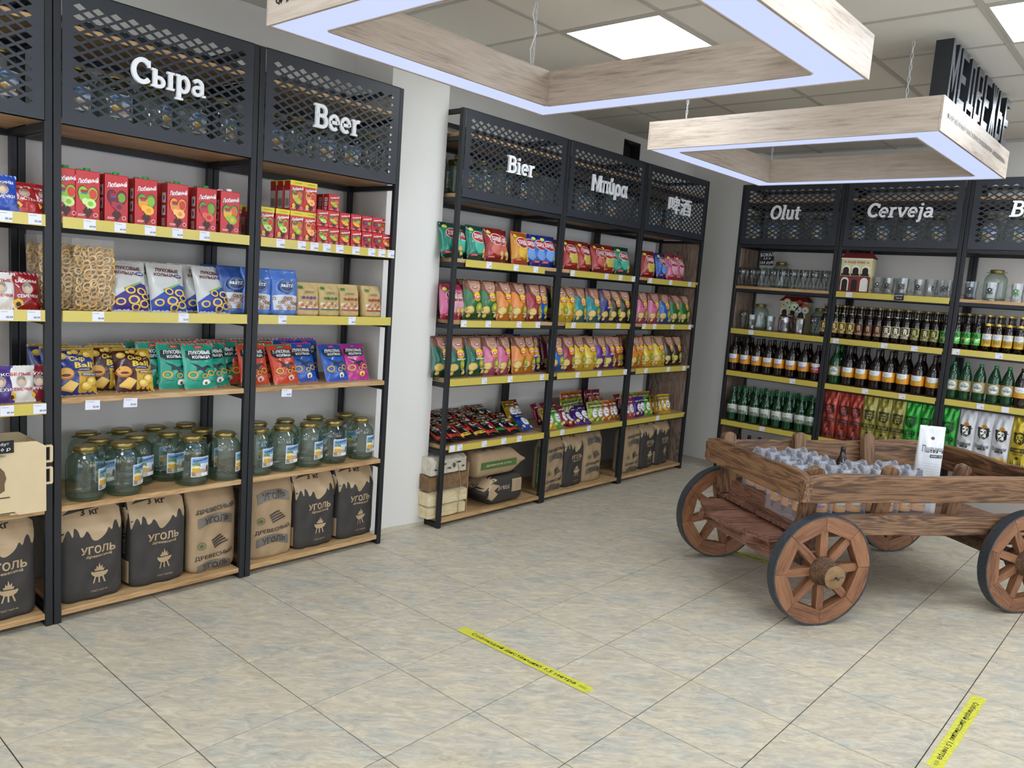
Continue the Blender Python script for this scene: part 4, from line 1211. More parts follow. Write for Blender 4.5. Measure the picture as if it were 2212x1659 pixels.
slab_word(['B', 'i', 'e', 'r'], p, 3.466-3.07-PST-.003, 3.735-3.07-PST-.003, 2.258-MESHZ, .105)
u, p = shelving_unit('A', 4.0985, 5.0975, 'black shelving unit with white Greek lettering on its mesh', [2.082, 2.44, 1.692, 1.316, R3-.002, R4-.002, .055],
    [(1.688, 4.215, 5.05, [(4.24, '47'), (4.66, '47'), (4.85, '47'), (5.03, '47')], .042), (1.316, 4.21, 5.04, [(4.30, '47'), (4.60, '47'), (4.88, '47')], .042), (R3, 4.16, 5.06, [(4.40, '47'), (4.68, '47'), (5.03, '47')], RH), (R4, 4.13, 5.06, [(4.27, '12'), (4.60, '12')], .040)])
UNIT[4] = u
font_word('Μπύρα', p, 4.378-4.0985-PST-.003, 4.825-4.0985-PST-.003, 2.235-MESHZ, 2.385-MESHZ, .025)
u, p = shelving_unit('A', 5.0995, 6.115, 'black shelving unit with white Chinese characters on its mesh', [2.082, 2.44, 1.692, 1.316, R3-.002, R4-.002, .055],
    [(1.688, 5.24, 6.03, [(5.28, '47'), (5.60, '47'), (5.92, '47')], .042), (1.316, 5.22, 6.03, [(5.25, '47'), (5.41, '47'), (5.70, '47'), (6.0, '47')], .042), (R3, 5.19, 6.02, [(5.34, '47'), (5.70, '47'), (5.97, '47')], RH), (R4, 5.13, 6.05, [(5.60, '12')], .040)], side_r=True)
UNIT[5] = u
font_word('啤酒', p, 5.44-5.0995-PST-.003, 5.80-5.0995-PST-.003, 2.232-MESHZ, 2.372-MESHZ, .008)
CZ = [1.694, 1.312, .932, .478]
u, p = shelving_unit('C', .195, 1.084, 'black shelving unit with white Olut sign in the corner', [2.082, 2.44] + [z-.002 for z in CZ] + [.055],
    [(CZ[1], .225, 1.055, [(.42, '')], RH), (CZ[2], .225, 1.055, [(.84, '82')], RH), (CZ[3], .225, 1.055, [(.62, '75')], RH)], side_l=True)
UNIT[6] = u
slab_word(['O', 'l', 'u', 't'], p, .478-.195-PST-.003, .74-.195-PST-.003, 2.272-MESHZ, .118, .12)
u, p = shelving_unit('C', 1.086, 1.990, 'black shelving unit with white Cerveja sign behind the cart', [2.082, 2.44] + [z-.002 for z in CZ] + [.055],
    [(CZ[0], 1.115, 1.955, [(1.22, '90')], RH), (CZ[1], 1.115, 1.955, [(1.16, '68'), (1.54, '68'), (1.76, '68')], RH), (CZ[2], 1.115, 1.955, [(1.44, '82'), (1.72, '82')], RH), (CZ[3], 1.115, 1.955, [], RH)])
UNIT[7] = u
slab_word(['C', 'e', 'r', 'v', 'e', 'j', 'a'], p, 1.279-1.086-PST-.003, 1.765-1.086-PST-.003, 2.288-MESHZ, .112, .12)
u, p = shelving_unit('C', 1.992, 2.896, 'black shelving unit cut off by the right picture edge', [2.082, 2.44] + [z-.002 for z in CZ] + [.055],
    [(CZ[1]+.008, 2.02, 2.86, [(2.05, '68'), (2.33, '68')], RH), (CZ[2]+.006, 2.02, 2.86, [(2.26, '82'), (2.42, '')], RH), (CZ[3], 2.02, 2.86, [], RH)])
UNIT[8] = u
slab_word(['B', 'i', 'e', 'r', 'e'], p, 2.262-1.992-PST-.003, 2.60-1.992-PST-.003, 2.292-MESHZ, .112, .12)

# ------------------------------------------------------------------ goods on the shelves
BAY = ['far left bay', 'Сыра bay', 'Beer bay', 'Bier bay', 'Greek sign bay', 'Chinese sign bay', 'Olut bay', 'Cerveja bay', 'far right bay']
pending = []
def good(pr, bay, x, y, z, look, cat, group, shelf, rowname='front row', rz=0.0, tilt=0.0, roll=0.0):
    row = 'A' if bay < 6 else 'C'
    pending.append((spawn(pr, row, x, y, z, None, cat, group, rz, tilt, roll), look, bay, shelf, rowname, x))
def finish_labels():
    g = {}; rows = {}
    for it in pending:
        g.setdefault(it[1:5], []).append(it); rows.setdefault(it[1:4], set()).add(it[4])
    for k, its in g.items():
        its.sort(key=lambda t: t[5]); n = len(its)
        for i, it in enumerate(its):
            look, bay, shelf, rn = k
            s = look
            if n > 1: s += ', ' + ('leftmost' if i == 0 else 'rightmost' if i == n-1 else ORD[i] + ' from left')
            if len(rows[k[:3]]) > 1: s += ', ' + rn
            it[0]['label'] = s + ', ' + shelf + ', ' + BAY[bay]

rj = random.Random(11)
def jit(a): return rj.uniform(-a, a)
SH = ['top shelf', 'second shelf', 'third shelf', 'fourth shelf', 'bottom shelf']

# jars
def jar(bay, x, y, z, shelf, rn, plain=False):
    good(JAR0 if plain else JAR[rj.randrange(4)], bay, x, y, z, 'large glass jar with brass lid', 'jar', 'three-litre glass jars', shelf, rn, rz=jit(.25))
for x in (1.018, 1.178, 1.495, 1.661): jar(1, x, .077, .511, SH[3], 'front row')
for x in (1.122, 1.287, 1.440, 1.607): jar(1, x, .205, .511, SH[3], 'middle row')
for x in (1.127, 1.285, 1.443, 1.60): jar(1, x, .36, .511, SH[3], 'back row')
for x, y in ((1.844, .085), (1.994, .090), (2.156, .097), (2.317, .097), (2.509, .100)): jar(2, x, y, .511, SH[3], 'front row')
for x, y in ((1.928, .232), (2.104, .245), (2.300, .253), (2.513, .257)): jar(2, x, y, .511, SH[3], 'back row')
MJ = {0: (.55, .71), 1: (.98, 1.14, 1.30, 1.46, 1.62), 2: (1.86, 2.02, 2.18, 2.34, 2.49), 3: (3.19, 3.36, 3.53, 3.70, 3.87), 4: (4.22, 4.39, 4.56, 4.74), 5: (5.22, 5.39, 5.56, 5.74), 6: (.293, .464, .666, .866), 7: (1.19, 1.37, 1.56, 1.78), 8: (2.124, 2.30, 2.48)}
for b, xs in MJ.items():
    for x in xs:
        jar(b, x, .11, 2.083, 'behind mesh', 'front row')
for b, xs in {1: (1.06, 1.22, 1.38, 1.54), 2: (1.94, 2.10, 2.26), 3: (3.155, 3.30, 3.46)}.items():
    for x in xs: jar(b, x, .28, 2.083, 'behind mesh', 'back row')

# juice cartons
FR6 = ['apple', 'cherry', 'mango', 'peach', 'tomato', 'multi']
BIG = {f: carton('juice_carton', .094, .195, .066, f, None, '#1f8a3c' if f != 'multi' else '#e8e8e8') for f in FR6}
nm = {'apple': 'red apple juice carton', 'cherry': 'red cherry juice carton', 'mango': 'red mango juice carton', 'peach': 'red peach juice carton', 'tomato': 'red tomato juice carton', 'multi': 'red mixed fruit juice carton'}
for f, x in zip(FR6, (1.006, 1.120, 1.243, 1.382, 1.517, 1.632)):
    good(BIG[f], 1, x, .03, 1.699, 'large ' + nm[f], 'juice carton', 'large juice cartons', SH[0], 'front row', rz=jit(.03))
    good(BIG[f], 1, x-.004, .105, 1.699, 'large ' + nm[f], 'juice carton', 'large juice cartons', SH[0], 'second row', rz=jit(.03))
good(BIG['apple'], 1, .925, .035, 1.699, 'large ' + nm['apple'], 'juice carton', 'large juice cartons', SH[0], 'front row')
MID = {f: carton('juice_carton', .077, .148, .055, f, '#e3cf2b') for f in ('apple', 'multi', 'peach')}
for f, x, y, z, rn in [('apple', 1.837, .05, 1.699, 'front row'), ('apple', 1.923, .05, 1.699, 'front row'), ('multi', 2.005, .05, 1.699, 'front row'), ('peach', 2.084, .05, 1.699, 'front row'),
                       ('multi', 2.000, .05, 1.848, 'upper tier'), ('peach', 2.078, .05, 1.848, 'upper tier'), ('multi', 2.000, .115, 1.848, 'upper back tier'), ('multi', 2.000, .18, 1.848, 'upper rear tier'),
                       ('multi', 2.000, .115, 1.699, 'second row'), ('multi', 2.000, .18, 1.699, 'third row'), ('apple', 1.923, .115, 1.699, 'second row'), ('apple', 1.837, .115, 1.699, 'second row'), ('apple', 1.837, .18, 1.699, 'third row')]:
    good(MID[f], 2, x, y, z, 'yellow-topped ' + nm[f][4:], 'juice carton', 'yellow-topped juice cartons', SH[0], rn, rz=jit(.015))
for y in (.10, .165): good(MID['apple'], 1, 1.692, y, 1.699, 'yellow-topped apple juice carton', 'juice carton', 'yellow-topped juice cartons', SH[0], 'second row' if y < .12 else 'third row')
SML = {f: carton('juice_carton', .066, .0855, .048, f) for f in FR6}
xs = (2.149, 2.216, 2.287, 2.361, 2.433, 2.503, 2.570)
for f, x in zip(('apple', 'multi', 'mango', 'mango', 'cherry', 'cherry', 'peach'), xs): good(SML[f], 2, x, .03, 1.699, 'small ' + nm[f], 'juice carton', 'small juice cartons', SH[0], 'lower tier')
for f, x in zip(('apple', 'multi', 'mango', 'mango', 'cherry', 'cherry', 'peach'), xs): good(SML[f], 2, x-.004+(-.02 if x > 2.55 else 0)*0, .031 if x < 2.55 else .085, 1.785, 'small ' + nm[f], 'juice carton', 'small juice cartons', SH[0], 'middle tier', rz=jit(.02))
for y, rn in ((.032, 'top tier'), (.085, 'top tier behind'), (.138, 'top tier rear')): good(SML['multi'], 2, 2.212, y, 1.871, 'small ' + nm['multi'], 'juice carton', 'small juice cartons', SH[0], rn)

# bay 0 small bags
SB = {'blue': seeds('#2b4fae', 1), 'redg': seeds('#b2262a', 2, 'МАСТЕР', 'ОТ'), 'red': seeds('#8f161d', 3), 'white': seeds('#ddd9d4', 4, 'СЕМЕЧКИ', 'БЕЛЫЕ', '#b3211f'), 'purple': seeds('#47307d', 5, 'ОРЕХИ', 'МИКС'), 'fruit': seeds('#8c2433', 6, 'ФРУКТЫ', 'СУХИЕ')}
def sb(k, look, x, y, z, sh, rn='front row', tilt=-.35): good(SB[k], 0, x, y, z, look, 'snack bag', 'small snack bags', sh, rn, rz=jit(.08), tilt=tilt)
sb('blue', 'small blue snack bag', .710, .05, 1.70, SH[0]); sb('redg', 'small red snack bag', .790, .05, 1.70, SH[0], tilt=-.6); sb('redg', 'small red snack bag', .862, .06, 1.70, SH[0], tilt=-.6)
sb('white', 'white sunflower seed bag', .700, .05, 1.322, SH[1], tilt=-.25); sb('red', 'dark red sunflower seed bag', .790, .05, 1.322, SH[1], tilt=-.25); sb('red', 'dark red sunflower seed bag', .770, .10, 1.322, SH[1], 'second row', -.2); sb('red', 'dark red sunflower seed bag', .765, .15, 1.322, SH[1], 'third row', -.15)
sb('purple', 'purple nut snack bag', .690, .045, .952, SH[2], tilt=-.15); sb('white', 'whitish nut snack bag', .765, .05, .952, SH[2], tilt=-.15); sb('fruit', 'dark red dried fruit bag', .832, .055, .952, SH[2], tilt=-.2)

# clear bags of puffed rings
RINGC = [P('puffed_ring_a', '#e6c283', .7, bump=.2, bscale=90), P('puffed_ring_b', '#d4a960', .7, bump=.2, bscale=90)]
CLFILM = film_clear('clear_bag_film', '#e8e6e0', .10)
def ring_bag_proto():
    pr = Proto('ring_snack_bag'); w, h, d = .168, .30, .095
    rr = random.Random(9)
    fr, add, hw = pillow(w, h, d, 3, .012, nu=12, nv=16, belly=.35)
    mb = MB()
    def torus(c, R0, r0, ax, m, n=11, k=5):
        ax = Vector(ax).normalized(); t = ax.orthogonal().normalized(); b = ax.cross(t)
        vs = []; fs = []
        for i in range(n):
            a = 2*PI*i/n; e = t*math.cos(a)*1.12 + b*math.sin(a)*.9
            for j in range(k):
                q = 2*PI*j/k
                vs.append(Vector(c) + e*(R0 + r0*math.cos(q)) + ax*r0*math.sin(q))
        for i in range(n):
            for j in range(k):
                fs.append((i*k+j, ((i+1) % n)*k+j, ((i+1) % n)*k+(j+1) % k, i*k+(j+1) % k))
        mb.add(vs, fs, m, True)
    for j in range(14):
        z = .016 + .0182*j
        for i in range(6):
            for lay in range(2):
                x = (-.066+.0265*i) + rr.uniform(-.006, .006)
                if abs(x) > .068: continue
                t = -fr(x, min(max(z, .02), h-.04))[1]
                y = -(t-.011) if lay == 0 else rr.uniform(-.008, .012)
                if t < .014: y = 0
                torus((x, y, z + rr.uniform(-.004, .004)), rr.uniform(.0125, .0155), .0036, (rr.uniform(-.8, .8), -1 if lay == 0 else rr.uniform(-1, 1), rr.uniform(-.7, .7)), RINGC[rr.randrange(2)])
    me = mb.mesh('puffed_rings')
    pr.part('puffed_rings', me)
    pr.part('clear_film', add(MB(), lambda v: CLFILM))
    return pr
RB = ring_bag_proto()
for x, y, rn in ((1.045, .065, 'front row'), (.930, .11, 'second row'), (.935, .27, 'back row'), (1.05, .20, 'third row')):
    o = good(RB, 1, x, y, 1.322, 'clear bag of puffed onion rings', 'snack bag', 'clear ring snack bags', SH[1], rn, tilt=-.04)
for o in bpy.data.objects:
    if o.name.startswith('puffed_rings'): o['kind'] = 'stuff'

# onion ring bags on the second shelf
OWP, OWB = onion_white('#3c2c86', 2), onion_white('#2347a5', 5)
def ow(pr, look, x, y, rn, t): good(pr, 1, x, y, 1.322, look, 'snack bag', 'white onion ring bags', SH[1], rn, rz=jit(.06), tilt=t)
ow(OWP, 'white and purple onion ring bag', 1.195, .06, 'front row', -.33)
ow(OWB, 'white and blue onion ring bag', 1.365, .06, 'front row', -.33); ow(OWB, 'white and blue onion ring bag', 1.580, .06, 'front row', -.33)
ow(OWB, 'white and blue onion ring bag', 1.340, .115, 'second row', -.28); ow(OWB, 'white and blue onion ring bag', 1.545, .115, 'second row', -.28)
ow(OWB, 'white and blue onion ring bag', 1.30, .185, 'third row', -.22); ow(OWB, 'white and blue onion ring bag', 1.51, .185, 'third row', -.22)
ow(OWP, 'white and purple onion ring bag', 1.17, .125, 'second row', -.28)
PZ, PZD = pretzel_proto(), pretzel_proto(True)
for pr_, look, b, x, y, rn in ((PZ, 'light blue pretzel bag', 2, 1.945, .075, 'front row'), (PZ, 'light blue pretzel bag', 2, 1.800, .085, 'front row'), (PZD, 'dark blue pretzel bag', 1, 1.690, .11, 'front row'), (PZD, 'dark blue pretzel bag', 1, 1.655, .20, 'second row'), (PZD, 'dark blue pretzel bag', 2, 1.87, .17, 'second row')):
    good(pr_, b, x, y, 1.322, look, 'snack bag', 'blue pretzel bags', SH[1], rn, rz=jit(.05))
KP = [kraft_proto('#6d3a86', 1), kraft_proto('#3f6b35', 2), kraft_proto('#a3322a', 3)]
KN = ['kraft nut bag with purple band', 'kraft nut bag with green band', 'kraft nut bag with red band']
for k, x, y, rn in ((0, 2.085, .06, 'front row'), (1, 2.216, .06, 'front row'), (2, 2.350, .065, 'front row'), (2, 2.500, .055, 'front row'), (0, 2.12, .15, 'second row'), (1, 2.26, .15, 'second row'), (2, 2.38, .15, 'second row'), (2, 2.48, .14, 'second row')):
    good(KP[k], 2, x, y, 1.322, KN[k], 'snack bag', 'kraft paper nut bags', SH[1], rn, rz=jit(.12), tilt=-.10)

# third shelf: cheese balls and coloured onion rings
CB, CN_ = cheese('#22337f', '#2d5aa8', 3), cheese('#43201f', '#6d2a45', 6)
def g3(pr, b, look, x, y, rn, t=-.32, rz=None): good(pr, b, x, y, .966, look, 'snack bag', 'onion ring and cheese ball bags', SH[2], rn, rz=jit(.08) if rz is None else rz, tilt=t)
g3(CB, 1, 'blue and yellow cheese snack bag', .978, .06, 'front row', -.28); g3(CB, 1, 'blue and yellow cheese snack bag', .95, .13, 'second row', -.2); g3(CB, 1, 'blue and yellow cheese snack bag', .925, .21, 'third row', -.15)
g3(CN_, 1, 'brown and yellow cheese snack bag', 1.220, .06, 'front row', -.40); g3(CN_, 1, 'brown and yellow cheese snack bag', 1.130, .13, 'second row', -.22); g3(CN_, 1, 'brown and yellow cheese snack bag', 1.155, .20, 'third row', -.15)
ot, orr, obl, opk = onion_col('#1f9c84', '#c7402f', '#15695a', 2), onion_col('#cf4a30', '#1f9c84', '#93301f', 3, '#e8b9a0'), onion_col('#1f58b5', '#b83678', '#163f84', 4), onion_col('#c02f86', '#1f58b5', '#8a2161', 5, '#e7c24e')
g3(ot, 1, 'teal onion ring bag with red seal', 1.515, .045, 'front row', -.25, .0); g3(ot, 1, 'teal onion ring bag with red seal', 1.415, .085, 'front row', -.25); g3(ot, 1, 'teal onion ring bag with red seal', 1.615, .10, 'front row', -.30)
for x, y in ((1.34, .14), (1.47, .14), (1.60, .17), (1.69, .16)): g3(ot, 1, 'teal onion ring bag with red seal', x, y, 'second row', -.16)
for x, y in ((1.32, .22), (1.43, .22), (1.55, .24), (1.66, .23)): g3(ot, 1, 'teal onion ring bag with red seal', x, y, 'third row', -.12)
g3(orr, 2, 'red onion ring bag with teal seal', 1.81, .06, 'front row', -.35); g3(orr, 2, 'red onion ring bag with teal seal', 1.985, .055, 'front row', -.42)
for x in (1.79, 1.90): g3(orr, 2, 'red onion ring bag with teal seal', x, .15, 'second row', -.25)
for x in (1.82, 1.97): g3(orr, 2, 'red onion ring bag with teal seal', x, .24, 'third row', -.12)
g3(obl, 2, 'blue onion ring bag with pink seal', 2.125, .10, 'front row', -.40); g3(obl, 2, 'blue onion ring bag with pink seal', 2.305, .06, 'front row', -.45)
for x in (2.07, 2.20): g3(obl, 2, 'blue onion ring bag with pink seal', x, .20, 'second row', -.22)
for x in (2.10, 2.22): g3(obl, 2, 'blue onion ring bag with pink seal', x, .27, 'third row', -.10)
g3(opk, 2, 'pink onion ring bag', 2.450, .07, 'front row', -.45, -.05)

# charcoal bags on the bottom shelves
CO = [coal_proto(seed=1), coal_proto(seed=6)]
TN = [tan_proto(seed=2, off=.0), tan_proto(seed=5, off=-.07), tan_proto(w=.245, seed=8, off=.03)]
def coal(b, x, y, rz, k=0, rn='front row'): good(CO[k], b, x, y, .056, 'black charcoal paper bag', 'charcoal bag', 'charcoal bags on the bottom shelves', SH[4], rn, rz=rz)
def tanb(b, x, y, rz, k=0, rn='front row'): good(TN[k], b, x, y, .056, 'tan kraft charcoal bag', 'charcoal bag', 'charcoal bags on the bottom shelves', SH[4], rn, rz=rz)
coal(0, .690, .115, 0); coal(1, 1.040, .115, .02); coal(1, 1.335, .125, 0, 1); tanb(1, 1.605, .12, .05, 1)
tanb(1, 1.66, .27, .1, 2, 'back row'); tanb(2, 1.925, .110, -.03, 0); coal(2, 2.195, .125, .03); coal(2, 2.475, .130, .05, 1)
tanb(4, 4.285, .115, .05, 1); coal(4, 4.535, .125, .06); tanb(4, 4.785, .120, .0, 0)
coal(4, 4.945, .24, .10, 1, 'back row')
tanb(5, 5.345, .115, .02, 1); coal(5, 5.610, .135, .08); coal(5, 5.880, .145, .10, 1)

# chips in the Bier, Greek and Chinese bays
KG, KRd, KO, KB, KRG, KPk = kart('#12806a', '#0b3f35', '#4fb39b', 1), kart('#9c2622', '#6d1717', '#c96a5e', 2), kart('#c98a1c', '#a84e18', '#e0b43c', 3), kart('#1d57b0', '#132a7d', '#6fa0dd', 4), kart('#a62c22', '#7e1d18', '#cfc057', 5), kart('#c45f86', '#a02f4c', '#e3a7bd', 6)
LG, LO, LR, LB, LY, LT, LN, LK, LP, LV, LGd = lays('#5f3a2a', '#1f6b33', '#15461f', 1), lays('#6a3b22', '#d9812a', '#b9691c', 2), lays('#5b332a', '#9c2f3c', '#6d1d26', 3), lays('#5b3a30', '#2166bd', '#17407d', 4), lays('#8f7a5c', '#d9bf36', '#c09a1f', 5), lays('#7a5a4a', '#2f8f95', '#1e5f63', 6), lays('#1a2565', '#1a2a75', '#131d52', 7, 'Рифленые'), lays('#2a2420', '#2e2a26', '#1c1917', 8), lays('#74484a', '#c9668c', '#9a3b5c', 9), lays('#8a6d58', '#5b2a86', '#43205f', 10, 'Рифленые'), lays('#6b4a3c', '#15604a', '#0d3d2f', 11, 'Рифленые')
CN = {id(KG): 'green oval-logo chips bag', id(KRd): 'red oval-logo chips bag', id(KO): 'orange oval-logo chips bag', id(KB): 'blue oval-logo chips bag', id(KRG): 'red and gold oval-logo chips bag', id(KPk): 'pink oval-logo chips bag',
      id(LG): 'green chips bag', id(LO): 'orange chips bag', id(LR): 'dark red chips bag', id(LB): 'blue chips bag', id(LY): 'yellow chips bag', id(LT): 'teal chips bag', id(LN): 'navy chips bag', id(LK): 'black chips bag', id(LP): 'pink chips bag', id(LV): 'purple chips bag', id(LGd): 'dark green ridged chips bag'}
def chips(bay, z, shelf, items, y=.058, second=True, tilt=-.12):
    for pr_, x, *o in items:
        dy = o[0] if o else 0
        rn = 'front row' if dy < .05 else 'second row'
        good(pr_, bay, x, y+dy+jit(.006), z, CN[id(pr_)], 'chips bag', 'bags of chips', shelf, rn, rz=jit(.12)+(o[1] if len(o) > 1 else 0), tilt=tilt+jit(.05))
z1, z2, z3 = 1.693, 1.317, .953
chips(3, z1, SH[0], [(KG, 3.02+.09), (KG, 3.145+.06, .03), (KG, 3.305), (KRd, 3.470), (KRd, 3.560, .03), (KO, 3.735), (KB, 3.845, .02), (KB, 3.935, .01), (KB, 4.02, 0), (KRd, 3.40, .12), (KRd, 3.62, .13), (KG, 3.20, .13), (KRd, 3.98, .13)], tilt=-.18)
chips(4, z1, SH[0], [(KRG, 4.295), (KRG, 4.465, .01), (KRd, 4.640), (KRG, 4.760, .02), (KG, 4.865, .03), (KG, 4.960), (KRG, 5.03, .04), (KRd, 4.36, .12), (KRd, 4.55, .12), (KRd, 4.70, .13), (KG, 4.90, .14)], tilt=-.18)
chips(5, z1, SH[0], [(KRG, 5.335), (KB, 5.550), (KPk, 5.715), (KPk, 5.840, .01), (KRd, 5.45, .10), (KB, 5.62, .12), (KPk, 5.78, .12)], tilt=-.15)
chips(3, z2, SH[1], [(KPk, 3.115), (KPk, 3.175, .03), (LG, 3.318), (LG, 3.465), (LO, 3.615), (LO, 3.765), (LR, 3.925), (LB, 4.015, .03), (KRd, 3.25, .12), (LO, 3.38, .13), (LO, 3.53, .13), (LO, 3.68, .13), (LB, 3.90, .14), (LN, 4.01, .15)])
chips(4, z2, SH[1], [(LY, 4.230), (LY, 4.335, .015), (LT, 4.460), (LT, 4.620), (LN, 4.785), (LK, 4.925, .01), (LK, 5.025), (LG, 4.30, .13), (LG, 4.45, .13), (LK, 4.60, .13), (LN, 4.75, .14), (LK, 4.90, .14)])
chips(5, z2, SH[1], [(LP, 5.285), (LP, 5.480), (LB, 5.660), (LG, 5.840), (LG, 6.005), (LN, 5.33, .12), (LV, 5.45, .13), (LR, 5.62, .14), (LG, 5.85, .14)])
chips(3, z3, SH[2], [(LGd, 3.110, .03), (LGd, 3.195), (LGd, 3.370), (LP, 3.520), (LP, 3.645, .0, .3), (LO, 3.815), (LO, 3.925, .03), (LN, 4.005, .04), (LR, 3.45, .14), (LR, 3.60, .15), (LG, 3.28, .14), (LO, 3.75, .14), (LN, 3.92, .16)])
chips(4, z3, SH[2], [(LB, 4.220), (LR, 4.355), (LY, 4.500), (LY, 4.640), (LV, 4.765), (LV, 4.895), (LR, 4.985, .02), (LR, 5.045, .04), (LR, 4.28, .13), (LR, 4.45, .14), (LY, 4.60, .14), (LR, 4.75, .15)])
chips(5, z3, SH[2], [(LO, 5.235), (LO, 5.335, .01), (LY, 5.460), (LY, 5.635), (LK, 5.80), (LK, 5.95, .02), (LY, 5.40, .13), (LR, 5.28, .14), (LK, 5.72, .14)])

# fourth shelf: small snack packs heaped up
KK = [snack_black('#c7402f', 1), snack_black('#d9b23a', 2), snack_black('#3f8f4a', 3)]
SO = {'gold': snack_oval('#a88424', '#5a4415', 1, 'ГРЕНКИ'), 'wine': snack_oval('#8c1f3c', '#5e1528', 2), 'green': snack_oval('#57b03a', '#2f6f22', 3), 'blue': snack_oval('#1f3f9c', '#14286b', 4), 'yellow': snack_oval('#d6ad2f', '#8f6f1a', 5, 'ГРЕНКИ'), 'purple': snack_oval('#4a2080', '#331458', 6), 'lime': snack_oval('#8a9a2c', '#4f5a1c', 7), 'orange': snack_oval('#b8631f', '#7a3d14', 8), 'pink': snack_oval('#c43a62', '#8a2242', 9)}
def sn(b, pr_, look, x, y, z, tilt, rn, rz=0, roll=0): good(pr_, b, x, y, z, look, 'snack pack', 'small snack packs', SH[3], rn, rz=rz, tilt=tilt, roll=roll)
names = ['black crouton pack with red band', 'black crouton pack with yellow band', 'black crouton pack with green band']
for r_, (y, z) in enumerate(((.035, .545), (.105, .562), (.175, .580), (.245, .598))):
    for c_ in range(7):
        k = (c_*2 + r_) % 3 if r_ == 0 else 0
        if r_ == 0: k = (0, 0, 1, 1, 0, 2, 0)[c_]
        sn(3, KK[k], names[k], 3.125+.112*c_+jit(.012), y+jit(.01), z+.004*(c_ % 2)+jit(.004), -1.18+jit(.08), ('front row', 'second row', 'third row', 'back row')[r_], rz=jit(.25)-.1, roll=jit(.06))
for k, look, x, y, z, t in (('blue', 'blue snack pack', 3.945, .045, .548, -1.0), ('gold', 'gold snack pack', 3.93, .17, .590, -.7), ('wine', 'wine red snack pack', 4.02, .20, .585, -.6), ('green', 'green snack pack', 4.01, .19, .545, -.9)):
    sn(3, SO[k], look, x, y, z, t, 'front row', rz=jit(.3))
fr4 = [('yellow', 4.20, .05, -.6), ('green', 4.30, .05, -.6), ('wine', 4.40, .06, -.55), ('wine', 4.47, .04, -.9), ('purple', 4.58, .05, -.8), ('purple', 4.66, .06, -.7), ('lime', 4.74, .05, -.3), ('lime', 4.81, .05, -.25), ('orange', 4.89, .05, -.25), ('orange', 4.98, .055, -.25), ('orange', 5.04, .06, -.3)]
for k, x, y, t in fr4: sn(4, SO[k], k + ' snack pack with white oval', x, y, .530, t, 'front row', rz=jit(.2))
for k, x, y, t in [('wine', 4.21, .15, -.5), ('wine', 4.33, .16, -.5), ('wine', 4.43, .16, -.45)] + [('lime', 4.50+.055*q, .14+.01*q, -.25) for q in range(6)] + [('orange', 4.90, .15, -.2), ('orange', 5.0, .15, -.2)]: sn(4, SO[k], k + ' snack pack with white oval', x, y, .545, t, 'second row', rz=jit(.2)+.3)
for k, x, y, t in [('orange', 4.62, .25, -.15), ('orange', 4.72, .25, -.2), ('orange', 4.80, .25, -.2), ('wine', 4.93, .25, -.15), ('wine', 5.03, .25, -.15)]: sn(4, SO[k], k + ' snack pack with white oval', x, y, .585, t, 'back row', rz=jit(.2))
for k, x, y, t in [('pink', 5.205, .05, -.3), ('pink', 5.275, .055, -.3), ('purple', 5.38, .05, -.25), ('purple', 5.45, .06, -.3), ('green', 5.53, .05, -.35), ('gold', 5.615, .06, -.2), ('gold', 5.665, .06, -.2), ('gold', 5.715, .06, -.2), ('yellow', 5.77, .06, -.2), ('yellow', 5.84, .05, -.25)]: sn(5, SO[k], k + ' snack pack with white oval', x, y, .530, t, 'front row', rz=jit(.15)+(.4 if k == 'gold' else 0))
for k, x, y, t in [('wine', 5.22, .15, -.2), ('lime', 5.32, .15, -.25), ('lime', 5.40, .15, -.25), ('lime', 5.48, .16, -.25), ('gold', 5.57, .16, -.15), ('gold', 5.66, .16, -.15)]: sn(5, SO[k], k + ' snack pack with white oval', x, y, .548, t, 'second row', rz=jit(.2))

# ---------------- row C
OR1 = dict(k='orange', bg='#e39a1f', t='ЯЧМЕНЬ', ink='#5f62a8'); OR2 = dict(k='orange', bg='#e39a1f', t='ПИВО', ink='#93a12c')
PB1, PB2 = pet_proto(BROWNGL, '#2a1a14', OR1), pet_proto(BROWNGL, '#2a1a14', OR2, h=.318, r=.048)
PR_ = pet_proto(BROWNGL, '#2a1a14', dict(k='red', bg='#a3281f', t='КРЕПКОЕ'))
PG = pet_proto(GREENGL, '#15703a', dict(k='white', bg='#d7dad2', t='ЖИВОЕ', ink='#7c8a7a'), h=.31, r=.045, handle='#15703a')
PGO = pet_proto(GREENGL, '#15703a', dict(k='oval', bg='#a8955f', t='ПИВО'), h=.285, r=.043); PGO2 = pet_proto(GREENGL, '#15703a', dict(k='oval', bg='#a8955f', t='ПИВО'), h=.318, r=.047, handle='#15703a')
PB3 = pet_proto(BROWNGL, '#2a1a14', OR2, h=.285, r=.043)
def bot(pr_, b, x, y, z, look, cat, group, sh, rn): good(pr_, b, x, y, z, look, cat, group, sh, rn, rz=jit(.15))
for i, x in enumerate((.258, .367, .474, .578, .681, .788, .898, 1.008)):
    pr_, lk = (PR_, 'dark bottle with red label') if i == 7 else (PB1, 'dark bottle with orange label')
    bot(pr_, 6, x, .055, .932, lk, 'bottle', 'dark plastic beer bottles', SH[2], 'front row')
    bot(pr_, 6, x, .160, .932, lk, 'bottle', 'dark plastic beer bottles', SH[2], 'second row')
for rw, y in (('front row', .052), ('second row', .150), ('third row', .248)):
    for x in (.294, .398, .506, .608, .712, .811, .921, 1.015): bot(PG, 6, x+.0, y, .478, 'green bottle with white label', 'bottle', 'green plastic beer bottles', SH[3], rw)
